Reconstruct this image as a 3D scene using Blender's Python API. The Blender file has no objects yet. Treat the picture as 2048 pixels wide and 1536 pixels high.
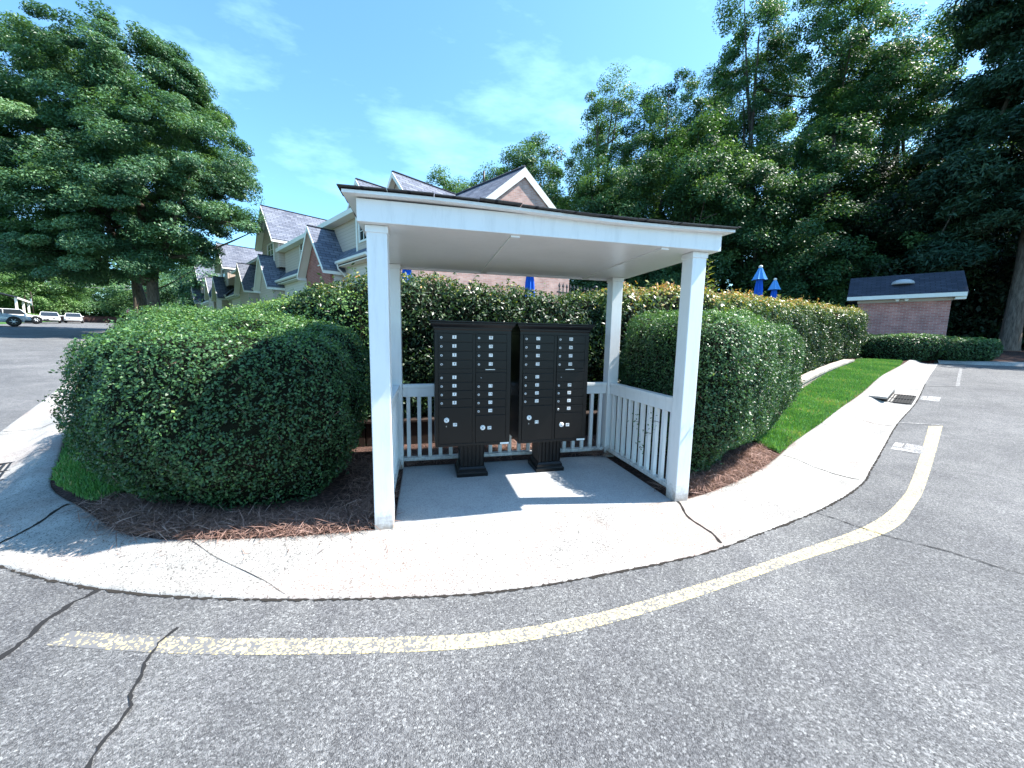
import bpy, bmesh, math, random
import numpy as np
from mathutils import Vector, Matrix
rng = np.random.default_rng(7)
random.seed(7)
scene = bpy.context.scene
COL = scene.collection
rad = math.radians

# ------------------------------------------------------------------ terrain
def zt(x, y):
    sl = -.5548*np.asarray(x)+.832*np.asarray(y); sr = .87*np.asarray(x)+.493*np.asarray(y)
    a = np.maximum(0, sl-9.0); b = np.maximum(0, sr-7.0)
    a = a*a/(a+4); b = b*b/(b+6)
    return 6.0*(1-np.exp(-a/115))+1.25*(1-np.exp(-b/6.63))

# ------------------------------------------------------------------ objects
def tag(o, label=None, cat=None, group=None, kind=None):
    if label: o['label'] = label
    if cat: o['category'] = cat
    if group: o['group'] = group
    if kind: o['kind'] = kind
    return o
def thing(name, label, cat, loc=(0, 0, 0), rz=0, group=None):
    o = bpy.data.objects.new(name, None)
    o.empty_display_size = .3
    o.location = loc; o.rotation_euler = (0, 0, rz)
    COL.objects.link(o)
    return tag(o, label, cat, group)
def obj(name, me, parent=None, mats=None):
    o = bpy.data.objects.new(name, me)
    COL.objects.link(o)
    if parent: o.parent = parent
    return o
def copy_tree(o, parent=None):
    c = o.copy(); COL.objects.link(c)
    if parent: c.parent = parent
    for ch in list(o.children): copy_tree(ch, c)
    return c

class MB:
    """collects faces; build() links them as one mesh object, UVs in metres"""
    def __init__(s): s.v = []; s.f = []; s.m = []; s.T = Matrix.Identity(4); s.sm = []
    def pts(s, ps):
        i = len(s.v)
        for p in ps: s.v.append(tuple(s.T @ Vector(p)))
        return i
    def face(s, ps, m=0, smooth=False):
        i = s.pts(ps); s.f.append(tuple(range(i, i+len(ps)))); s.m.append(m); s.sm.append(smooth); return s
    def box(s, a, b, m=0):
        x0, y0, z0 = a; x1, y1, z1 = b
        i = s.pts([(x0,y0,z0),(x1,y0,z0),(x1,y1,z0),(x0,y1,z0),(x0,y0,z1),(x1,y0,z1),(x1,y1,z1),(x0,y1,z1)])
        for q in ((0,3,2,1),(4,5,6,7),(0,1,5,4),(1,2,6,5),(2,3,7,6),(3,0,4,7)):
            s.f.append(tuple(i+k for k in q)); s.m.append(m); s.sm.append(False)
        return s
    def loft(s, rings, m=0, caps=True, smooth=False, closed=True):
        n = len(rings[0]); ids = [s.pts(r) for r in rings]
        for a, b in zip(ids[:-1], ids[1:]):
            for k in range(n if closed else n-1):
                k2 = (k+1) % n
                s.f.append((a+k, a+k2, b+k2, b+k)); s.m.append(m); s.sm.append(smooth)
        if caps:
            s.f.append(tuple(ids[0]+k for k in reversed(range(n)))); s.m.append(m); s.sm.append(False)
            s.f.append(tuple(ids[-1]+k for k in range(n))); s.m.append(m); s.sm.append(False)
        return s
    def prism(s, poly, d, m=0):
        d = Vector(d)
        return s.loft([[Vector(p) for p in poly], [Vector(p)+d for p in poly]], m)
    def lathe(s, prof, c=(0,0,0), n=16, m=0, axis='z', smooth=True, caps=True):
        rs = []
        for r, h in prof:
            ring = []
            for k in range(n):
                a = 2*math.pi*k/n; p = (r*math.cos(a), r*math.sin(a), h)
                if axis == 'y': p = (p[0], -p[2], p[1])
                if axis == 'x': p = (p[2], p[0], p[1])
                ring.append((p[0]+c[0], p[1]+c[1], p[2]+c[2]))
            rs.append(ring)
        return s.loft(rs, m, caps=caps, smooth=smooth)
    def tube(s, path, radii, n=7, m=0, smooth=True):
        rs = []
        P = [Vector(p) for p in path]
        for i, p in enumerate(P):
            d = (P[min(i+1, len(P)-1)]-P[max(i-1, 0)])
            d = d.normalized() if d.length > 1e-9 else Vector((0,0,1))
            u = d.cross(Vector((.31, .95, .05)) if abs(d.z) > .5 else Vector((0,0,1))).normalized(); w = d.cross(u)
            r = radii[i]
            rs.append([p+(u*math.cos(2*math.pi*k/n)+w*math.sin(2*math.pi*k/n))*r for k in range(n)])
        return s.loft(rs, m, smooth=smooth)
    def build(s, name, mats, parent=None, bevel=0, seg=2):
        me = bpy.data.meshes.new(name)
        me.from_pydata(s.v, [], s.f)
        if not isinstance(mats, (list, tuple)): mats = [mats]
        for m in mats: me.materials.append(m)
        bm = bmesh.new(); bm.from_mesh(me)
        for f, mi, sm in zip(bm.faces, s.m, s.sm): f.material_index = mi; f.smooth = sm
        bmesh.ops.recalc_face_normals(bm, faces=bm.faces)
        uvl = bm.loops.layers.uv.new('UVMap')
        Z = Vector((0,0,1))
        for f in bm.faces:
            n = f.normal
            t = Z.cross(n)
            t = Vector((1,0,0)) if t.length < .05 else t.normalized()
            b = n.cross(t)
            for l in f.loops: l[uvl].uv = (l.vert.co.dot(t), l.vert.co.dot(b))
        bm.to_mesh(me); bm.free()
        o = obj(name, me, parent)
        if bevel:
            md = o.modifiers.new('Bevel', 'BEVEL'); md.width = bevel; md.segments = seg; md.limit_method = 'ANGLE'; md.angle_limit = rad(40)
        return o

# ------------------------------------------------------------------ materials
def nt(name):
    m = bpy.data.materials.new(name); m.use_nodes = True
    t = m.node_tree
    return m, t, t.nodes['Principled BSDF'], t.links
def node(t, kind, **kw):
    n = t.nodes.new(kind)
    for k, v in kw.items():
        if k in n.inputs: n.inputs[k].default_value = v
        else: setattr(n, k, v)
    return n
def ramp(t, fac, stops, interp='LINEAR'):
    r = t.nodes.new('ShaderNodeValToRGB'); r.color_ramp.interpolation = interp
    e = r.color_ramp.elements
    while len(e) < len(stops): e.new(.5)
    for q, (p, c) in zip(e, stops):
        q.position = p; q.color = (*c, 1) if len(c) == 3 else c
    t.links.new(fac, r.inputs['Fac'])
    return r
def mix(t, fac, a, b, blend='MIX'):
    n = t.nodes.new('ShaderNodeMix'); n.data_type = 'RGBA'; n.blend_type = blend
    for sock, val in ((n.inputs[0], fac), (n.inputs[6], a), (n.inputs[7], b)):
        if hasattr(val, 'links'): t.links.new(val, sock)
        elif isinstance(val, (int, float)): sock.default_value = val
        else: sock.default_value = (*val, 1)
    return n.outputs[2]
def noise(t, vec, scale, detail=4, rough=.55, out='Fac'):
    n = t.nodes.new('ShaderNodeTexNoise'); n.inputs['Scale'].default_value = scale
    n.inputs['Detail'].default_value = detail; n.inputs['Roughness'].default_value = rough
    if vec is not None: t.links.new(vec, n.inputs['Vector'])
    return n.outputs[out]
def coords(t, which='Object'):
    return t.nodes.new('ShaderNodeTexCoord').outputs[which]
def bump(t, b, h, strength=.3, dist=.01):
    n = t.nodes.new('ShaderNodeBump'); n.inputs['Strength'].default_value = strength; n.inputs['Distance'].default_value = dist
    t.links.new(h, n.inputs['Height']); t.links.new(n.outputs[0], b.inputs['Normal'])
def plain(name, col, rough=.5, metal=0, spec=.5, var=.06, scale=3., bmp=0, bscale=60):
    m, t, b, L = nt(name)
    co = coords(t)
    n = noise(t, co, scale, 5)
    c = mix(t, n, tuple(x*(1-var*2) for x in col), tuple(min(1, x*(1+var)) for x in col))
    L.new(c, b.inputs['Base Color'])
    b.inputs['Roughness'].default_value = rough; b.inputs['Metallic'].default_value = metal
    b.inputs['Specular IOR Level'].default_value = spec
    if bmp: bump(t, b, noise(t, co, bscale, 3), bmp, .004)
    return m

M = {}
def mat_asphalt():
    m, t, b, L = nt('asphalt'); co = coords(t)
    v = node(t, 'ShaderNodeTexVoronoi', Scale=112.); L.new(co, v.inputs['Vector'])
    v2 = node(t, 'ShaderNodeTexVoronoi', Scale=240.); L.new(co, v2.inputs['Vector'])
    sep = node(t, 'ShaderNodeSeparateColor'); L.new(v.outputs['Color'], sep.inputs[0])
    sep2 = node(t, 'ShaderNodeSeparateColor'); L.new(v2.outputs['Color'], sep2.inputs[0])
    st = ramp(t, sep.outputs[0], [(0, (.040,.040,.042)), (.35, (.084,.084,.086)), (.7, (.142,.142,.144)), (.93, (.235,.235,.235)), (1, (.38,.38,.37))])
    st2 = ramp(t, sep2.outputs[0], [(0, (.038,.038,.040)), (.5, (.098,.098,.101)), (1, (.24,.24,.24))])
    c = mix(t, .45, st.outputs[0], st2.outputs[0])
    big = ramp(t, noise(t, co, .5, 6, .62), [(.3, (.74,.74,.76)), (.5, (1,1,1)), (.7, (1.30,1.29,1.28))])
    c = mix(t, 1., c, big.outputs[0], 'MULTIPLY')
    mid = ramp(t, noise(t, co, 3.3, 5, .65), [(.32, (.84,.84,.86)), (.62, (1.08,1.08,1.07))])
    c = mix(t, 1., c, mid.outputs[0], 'MULTIPLY')
    L.new(c, b.inputs['Base Color']); b.inputs['Roughness'].default_value = .82
    b.inputs['Specular IOR Level'].default_value = .35
    h = node(t, 'ShaderNodeMath', operation='MULTIPLY_ADD'); L.new(v.outputs['Distance'], h.inputs[0]); h.inputs[1].default_value = -.7
    L.new(v2.outputs['Distance'], h.inputs[2])
    bump(t, b, h.outputs[0], .75, .006)
    return m
def mat_concrete(name, base, dark, warm, stain=.5):
    m, t, b, L = nt(name); co = coords(t)
    v = node(t, 'ShaderNodeTexVoronoi', Scale=130.); L.new(co, v.inputs['Vector'])
    sep = node(t, 'ShaderNodeSeparateColor'); L.new(v.outputs['Color'], sep.inputs[0])
    sp = ramp(t, sep.outputs[1], [(0, dark), (.16, tuple(x*.8 for x in base)), (.3, base), (1, tuple(min(.85, x*1.12) for x in base))])
    st = ramp(t, noise(t, co, 1.3, 8, .72), [(.36, (1-stain*.75,)*3), (.56, (1,1,1))])
    c = mix(t, 1., sp.outputs[0], st.outputs[0], 'MULTIPLY')
    wr = ramp(t, noise(t, co, .6, 5, .6), [(.5, (0,0,0)), (.72, (1,1,1))])
    c = mix(t, wr.outputs[0], c, mix(t, .55, c, warm))
    L.new(c, b.inputs['Base Color']); b.inputs['Roughness'].default_value = .85; b.inputs['Specular IOR Level'].default_value = .3
    bump(t, b, noise(t, co, 170, 4), .5, .004)
    return m
def mat_brick(name, c1, c2, mortar, sc=1.):
    m, t, b, L = nt(name); uv = coords(t, 'UV')
    k = node(t, 'ShaderNodeTexBrick', offset=.5)
    L.new(uv, k.inputs['Vector'])
    for q, val in (('Scale', 1./sc), ('Mortar Size', .006), ('Mortar Smooth', .2), ('Brick Width', .205), ('Row Height', .0677), ('Bias', -.1)): k.inputs[q].default_value = val
    k.inputs['Color1'].default_value = (*c1, 1); k.inputs['Color2'].default_value = (*c2, 1); k.inputs['Mortar'].default_value = (*mortar, 1)
    n = ramp(t, noise(t, uv, 2.2, 6), [(.3, (.72,.72,.74)), (.7, (1.15,1.13,1.12))])
    c = mix(t, 1., k.outputs['Color'], n.outputs[0], 'MULTIPLY')
    L.new(c, b.inputs['Base Color']); b.inputs['Roughness'].default_value = .9; b.inputs['Specular IOR Level'].default_value = .25
    bump(t, b, k.outputs['Fac'], -.6, .008)
    return m
def mat_shingle(name, a, c_, w=.32, r=.145):
    m, t, b, L = nt(name); uv = coords(t, 'UV')
    k = node(t, 'ShaderNodeTexBrick', offset=.5, offset_frequency=2)
    L.new(uv, k.inputs['Vector'])
    for q, val in (('Scale', 1.), ('Mortar Size', .012), ('Mortar Smooth', .1), ('Brick Width', w), ('Row Height', r), ('Bias', 0.)): k.inputs[q].default_value = val
    k.inputs['Color1'].default_value = (*a, 1); k.inputs['Color2'].default_value = (*c_, 1); k.inputs['Mortar'].default_value = (.025,.026,.032, 1)
    n = ramp(t, noise(t, uv, 40, 3), [(.3, (.7,.7,.72)), (.7, (1.25,1.25,1.25))])
    c = mix(t, 1., k.outputs['Color'], n.outputs[0], 'MULTIPLY')
    n2 = ramp(t, noise(t, uv, .8, 4), [(.3, (.85,.85,.86)), (.7, (1.1,1.1,1.1))])
    c = mix(t, 1., c, n2.outputs[0], 'MULTIPLY')
    L.new(c, b.inputs['Base Color']); b.inputs['Roughness'].default_value = .95; b.inputs['Specular IOR Level'].default_value = .2
    bump(t, b, k.outputs['Fac'], -.5, .01)
    return m
def mat_siding(name, col):
    m, t, b, L = nt(name); uv = coords(t, 'UV')
    s = node(t, 'ShaderNodeSeparateXYZ'); L.new(uv, s.inputs[0])
    f = node(t, 'ShaderNodeMath', operation='DIVIDE'); L.new(s.outputs[1], f.inputs[0]); f.inputs[1].default_value = .178
    fr = node(t, 'ShaderNodeMath', operation='FRACT'); L.new(f.outputs[0], fr.inputs[0])
    r = ramp(t, fr.outputs[0], [(0, tuple(x*.35 for x in col)), (.09, tuple(x*.9 for x in col)), (1, col)])
    L.new(r.outputs[0], b.inputs['Base Color']); b.inputs['Roughness'].default_value = .7
    bump(t, b, fr.outputs[0], -.6, .02)
    return m
def mat_leaf(name, stops, rough=.42, spec=.45, trans=.22, sat=None):
    m, t, b, L = nt(name)
    at = node(t, 'ShaderNodeAttribute', attribute_name='tint')
    r = ramp(t, at.outputs['Fac'], stops)
    L.new(r.outputs[0], b.inputs['Base Color'])
    b.inputs['Roughness'].default_value = rough; b.inputs['Specular IOR Level'].default_value = spec
    tr = node(t, 'ShaderNodeBsdfTranslucent')
    tc = mix(t, 1., r.outputs[0], (1.5, 1.5, .55), 'MULTIPLY'); L.new(tc, tr.inputs['Color'])
    mx = node(t, 'ShaderNodeMixShader'); mx.inputs[0].default_value = trans
    L.new(b.outputs[0], mx.inputs[1]); L.new(tr.outputs[0], mx.inputs[2])
    L.new(mx.outputs[0], t.nodes['Material Output'].inputs['Surface'])
    return m
def mat_bark(name, a, c_):
    m, t, b, L = nt(name); co = coords(t)
    mp = node(t, 'ShaderNodeMapping'); mp.inputs['Scale'].default_value = (9, 9, 1.6); L.new(co, mp.inputs['Vector'])
    n = noise(t, mp.outputs[0], 1.6, 6, .65)
    r = ramp(t, n, [(.32, a), (.62, c_)])
    L.new(r.outputs[0], b.inputs['Base Color']); b.inputs['Roughness'].default_value = .95; b.inputs['Specular IOR Level'].default_value = .2
    bump(t, b, n, .8, .04)
    return m
def mat_soil(name, stops, scale=26):
    m, t, b, L = nt(name); co = coords(t)
    n = noise(t, co, scale, 7, .7)
    r = ramp(t, n, stops)
    n2 = ramp(t, noise(t, co, .7, 4), [(.3, (.7,.7,.7)), (.7, (1.15,1.15,1.15))])
    L.new(mix(t, 1., r.outputs[0], n2.outputs[0], 'MULTIPLY'), b.inputs['Base Color'])
    b.inputs['Roughness'].default_value = 1.; b.inputs['Specular IOR Level'].default_value = .1
    bump(t, b, n, .8, .03)
    return m
def mat_glass(name, col=(.02,.025,.03)):
    m, t, b, L = nt(name)
    b.inputs['Base Color'].default_value = (*col, 1); b.inputs['Roughness'].default_value = .06; b.inputs['Specular IOR Level'].default_value = .8
    return m
def mat_paintline(name, col, wear=0.):
    m, t, b, L = nt(name); co = coords(t)
    v = node(t, 'ShaderNodeTexVoronoi', Scale=95.); L.new(co, v.inputs['Vector'])
    sep = node(t, 'ShaderNodeSeparateColor'); L.new(v.outputs['Color'], sep.inputs[0])
    w = node(t, 'ShaderNodeMath', operation='MULTIPLY_ADD'); L.new(noise(t, co, 4., 5, .7), w.inputs[0]); w.inputs[1].default_value = 1.25
    L.new(sep.outputs[0], w.inputs[2])
    sx_ = node(t, 'ShaderNodeSeparateXYZ'); L.new(co, sx_.inputs[0])
    gr = node(t, 'ShaderNodeMapRange'); L.new(sx_.outputs[0], gr.inputs[0]); gr.inputs[1].default_value = .2; gr.inputs[2].default_value = -1.2; gr.inputs[3].default_value = wear; gr.inputs[4].default_value = wear+.38
    ad = node(t, 'ShaderNodeMath', operation='ADD'); L.new(w.outputs[0], ad.inputs[0]); L.new(gr.outputs[0], ad.inputs[1])
    hf_ = node(t, 'ShaderNodeMath', operation='MULTIPLY'); L.new(ad.outputs[0], hf_.inputs[0]); hf_.inputs[1].default_value = .5
    f = ramp(t, hf_.outputs[0], [(.46, (1,1,1)), (.66, (0,0,0))])          # worn: aggregate shows through
    n = ramp(t, noise(t, co, 9, 4), [(.3, tuple(x*.8 for x in col)), (.7, col)])
    c = mix(t, f.outputs[0], (.125,.125,.128), n.outputs[0])
    L.new(c, b.inputs['Base Color']); b.inputs['Roughness'].default_value = .8
    bump(t, b, v.outputs['Distance'], -.5, .005)
    return m
def mat_white(name, col=(.80,.80,.79), rough=.45, dirt=.12):
    m, t, b, L = nt(name); co = coords(t)
    mp = node(t, 'ShaderNodeMapping'); mp.inputs['Scale'].default_value = (14, 14, 2.2); L.new(co, mp.inputs['Vector'])
    n = ramp(t, noise(t, mp.outputs[0], 1., 6, .7), [(.28, tuple(x*(1-dirt) for x in col)), (.5, col)])
    n2 = ramp(t, noise(t, co, 1.7, 5), [(.25, (.93,.93,.92)), (.6, (1,1,1))])
    sz = node(t, 'ShaderNodeSeparateXYZ'); L.new(co, sz.inputs[0])
    zn = node(t, 'ShaderNodeMath', operation='MULTIPLY_ADD'); L.new(noise(t, co, 24., 5, .7), zn.inputs[0]); zn.inputs[1].default_value = -.30; L.new(sz.outputs[2], zn.inputs[2])
    zr = node(t, 'ShaderNodeMapRange'); L.new(zn.outputs[0], zr.inputs[0]); zr.inputs[1].default_value = -.14; zr.inputs[2].default_value = .02
    cw = mix(t, 1., n.outputs[0], n2.outputs[0], 'MULTIPLY')
    cw = mix(t, zr.outputs[0], (.34, .29, .25), cw)          # splashed soil at the foot
    L.new(cw, b.inputs['Base Color'])
    b.inputs['Roughness'].default_value = rough; b.inputs['Specular IOR Level'].default_value = .4
    bump(t, b, noise(t, mp.outputs[0], 3., 4), .12, .004)
    return m

M['asphalt'] = mat_asphalt()
M['concrete'] = mat_concrete('kerb_concrete', (.345,.332,.312), (.09,.082,.074), (.28,.175,.14))
M['slab'] = mat_concrete('slab_concrete', (.37,.38,.39), (.29,.30,.31), (.34,.33,.32), .2)
M['block'] = mat_concrete('wall_block', (.42,.37,.32), (.2,.17,.15), (.40,.30,.24))
M['joint'] = plain('joint_dirt', (.03,.027,.024), .95, spec=.1)
M['crack'] = plain('crack_tar', (.022,.022,.023), .9, spec=.15)
M['yellow'] = mat_paintline('worn_yellow_paint', (.66,.53,.25))
M['whiteline'] = mat_paintline('worn_white_paint', (.60,.59,.57), .22)
M['faint'] = mat_paintline('worn_shaded_white_paint', (.42,.42,.41), .42)  # worn white paint, colour lowered further to stand in for shade
M['white'] = mat_white('white_paint')
M['ceiling'] = mat_white('ceiling_paint', (.82,.82,.81), .32, .05)
M['trim'] = mat_white('house_trim', (.78,.76,.70), .5, .06)
M['black'] = plain('black_metal', (.0045,.0042,.0046), .33, spec=.32, var=.15, scale=4, bmp=.05, bscale=400)
M['black2'] = plain('black_metal_dark', (.006,.006,.007), .4, spec=.4)
M['silver'] = plain('lock_metal', (.62,.63,.64), .35, .6)
M['label'] = plain('label_white', (.80,.80,.79), .5, var=.03)
M['ink'] = plain('label_ink', (.012,.012,.012), .6)
M['brick'] = mat_brick('shed_brick', (.44,.17,.14), (.55,.255,.215), (.52,.45,.42))
M['brick2'] = mat_brick('gable_brick', (.48,.28,.23), (.57,.38,.32), (.50,.45,.41), 1.2)
M['brickred'] = mat_brick('red_brick', (.27,.085,.07), (.33,.12,.10), (.36,.28,.25), 1.2)
M['shingle'] = mat_shingle('grey_shingle', (.105,.118,.155), (.185,.20,.24), .5, .2)
M['shingle_d'] = mat_shingle('dark_shingle', (.034,.040,.058), (.056,.062,.086), .3, .14)
M['shingle_s'] = mat_shingle('shelter_shingle', (.05,.05,.052), (.10,.10,.10), .3, .14)
M['siding'] = mat_siding('tan_siding', (.50,.41,.345))
M['siding_l'] = mat_siding('cream_siding', (.60,.545,.49))
M['glass'] = mat_glass('window_glass')
M['gutter'] = plain('gutter_white', (.72,.71,.67), .4)
M['box'] = mat_leaf('boxwood_leaf', [(0, (.014,.042,.019)), (.42, (.042,.104,.041)), (.75, (.115,.235,.072)), (1, (.27,.37,.10))], .42, .4, .24)
M['photinia'] = mat_leaf('photinia_leaf', [(0, (.014,.034,.016)), (.42, (.034,.078,.028)), (.68, (.11,.17,.045)), (.86, (.30,.30,.075)), (1, (.48,.25,.11))], .4, .45, .22)
M['oak'] = mat_leaf('oak_leaf', [(0, (.026,.070,.040)), (.5, (.066,.150,.074)), (1, (.15,.26,.115))], .45, .35, .24)
M['ash'] = mat_leaf('forest_leaf', [(0, (.020,.060,.030)), (.5, (.048,.120,.050)), (1, (.15,.26,.082))], .5, .28, .26)
M['lime'] = mat_leaf('light_leaf', [(0, (.028,.075,.024)), (.5, (.070,.155,.042)), (1, (.15,.25,.065))], .45, .4, .26)
M['pine'] = mat_leaf('pine_needle', [(0, (.016,.048,.034)), (.5, (.034,.085,.052)), (1, (.075,.14,.068))], .5, .3, .2)
M['shade'] = mat_leaf('shaded_undergrowth_leaf', [(0, (.006,.016,.009)), (.5, (.012,.030,.015)), (1, (.035,.072,.022))], .5, .3, .15)  # leaf colour darkened to stand in for shade under the crowns
M['grass'] = mat_leaf('grass_blade', [(0, (.055,.15,.045)), (.6, (.11,.27,.075)), (.9, (.19,.35,.11)), (1, (.38,.33,.16))], .55, .25, .25)
M['straw'] = mat_leaf('pine_straw', [(0, (.09,.052,.042)), (.5, (.23,.135,.11)), (1, (.44,.29,.24))], .7, .2, .1)
M['core'] = plain('hedge_twigs', (.012,.014,.009), 1., spec=.05, var=.3, scale=20)
M['bark'] = mat_bark('oak_bark', (.035,.028,.022), (.13,.105,.085))
M['bark_l'] = mat_bark('pine_bark', (.06,.05,.042), (.22,.18,.15))
M['soil'] = mat_soil('mulch_soil', [(.3, (.028,.018,.015)), (.5, (.085,.052,.043)), (.72, (.19,.115,.095))])
M['lawn'] = mat_soil('lawn_soil', [(.3, (.03,.08,.02)), (.55, (.055,.14,.035)), (.8, (.09,.18,.05))], 40)
M['ground'] = mat_soil('far_ground', [(.3, (.015,.028,.010)), (.6, (.03,.05,.016)), (.8, (.06,.07,.03))], 3)
M['blue'] = plain('umbrella_blue', (.012,.11,.55), .75, spec=.2, var=.1)
M['blue_l'] = plain('umbrella_light_blue', (.10,.33,.72), .75, spec=.2, var=.1)
M['iron'] = plain('black_iron', (.012,.012,.013), .5)
M['wood'] = plain('weathered_timber', (.045,.032,.027), .9, spec=.2, var=.25, scale=9)
# ------------------------------------------------------------------ leaves
def vnoise(P, f, seed=0):
    """smooth pseudo noise, about -1..1"""
    P = np.asarray(P)*f
    r = np.random.default_rng(seed+11)
    out = np.zeros(len(P))
    for k in range(7):
        w = r.normal(size=3); w /= np.linalg.norm(w)
        w *= r.uniform(.6, 2.0)
        out += np.sin(P@w*2.2+r.uniform(0, 6.28))*np.cos(P@np.roll(w, 1)*1.7+r.uniform(0, 6.28))
    return out/3.2
def unit(v): return v/np.maximum(1e-9, np.linalg.norm(v, axis=1, keepdims=True))
def leaf_mesh(name, P, N, size, tint, mat, asp=.5, fold=.12, parent=None, dirs=None):
    n = len(P)
    N = unit(N)
    if dirs is None:
        r = rng.normal(size=(n, 3))
    else: r = dirs+rng.normal(size=(n, 3))*.25
    U = unit(r-N*np.sum(r*N, axis=1, keepdims=True)); W = np.cross(N, U)
    s = (np.asarray(size)*np.ones(n))[:, None]
    V = np.empty((n, 4, 3), np.float32)
    V[:, 0] = P-U*s*.5
    V[:, 1] = P+W*s*asp*.5+N*s*fold-U*s*.06
    V[:, 2] = P+U*s*.5
    V[:, 3] = P-W*s*asp*.5+N*s*fold-U*s*.06
    me = bpy.data.meshes.new(name)
    me.vertices.add(n*4); me.loops.add(n*4); me.polygons.add(n)
    me.vertices.foreach_set('co', V.ravel())
    me.loops.foreach_set('vertex_index', np.arange(n*4, dtype=np.int32))
    me.polygons.foreach_set('loop_start', np.arange(0, n*4, 4, dtype=np.int32))
    me.polygons.foreach_set('loop_total', np.full(n, 4, np.int32))
    a = me.attributes.new('tint', 'FLOAT', 'POINT')
    a.data.foreach_set('value', np.repeat(np.clip(tint, 0, 1), 4).astype(np.float32))
    me.materials.append(mat)
    me.update(); me.validate()
    return obj(name, me, parent)

def catmull(pts, step):
    P = [np.array(p, float) for p in pts]; out = []
    for i in range(len(P)-1):
        p0 = P[max(i-1, 0)]; p1 = P[i]; p2 = P[i+1]; p3 = P[min(i+2, len(P)-1)]
        n = max(1, int(np.linalg.norm(p2-p1)/step))
        for k in range(n):
            t = k/n
            out.append(.5*((2*p1)+(-p0+p2)*t+(2*p0-5*p1+4*p2-p3)*t*t+(-p0+3*p1-3*p2+p3)*t**3))
    out.append(P[-1]); return np.array(out)

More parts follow.
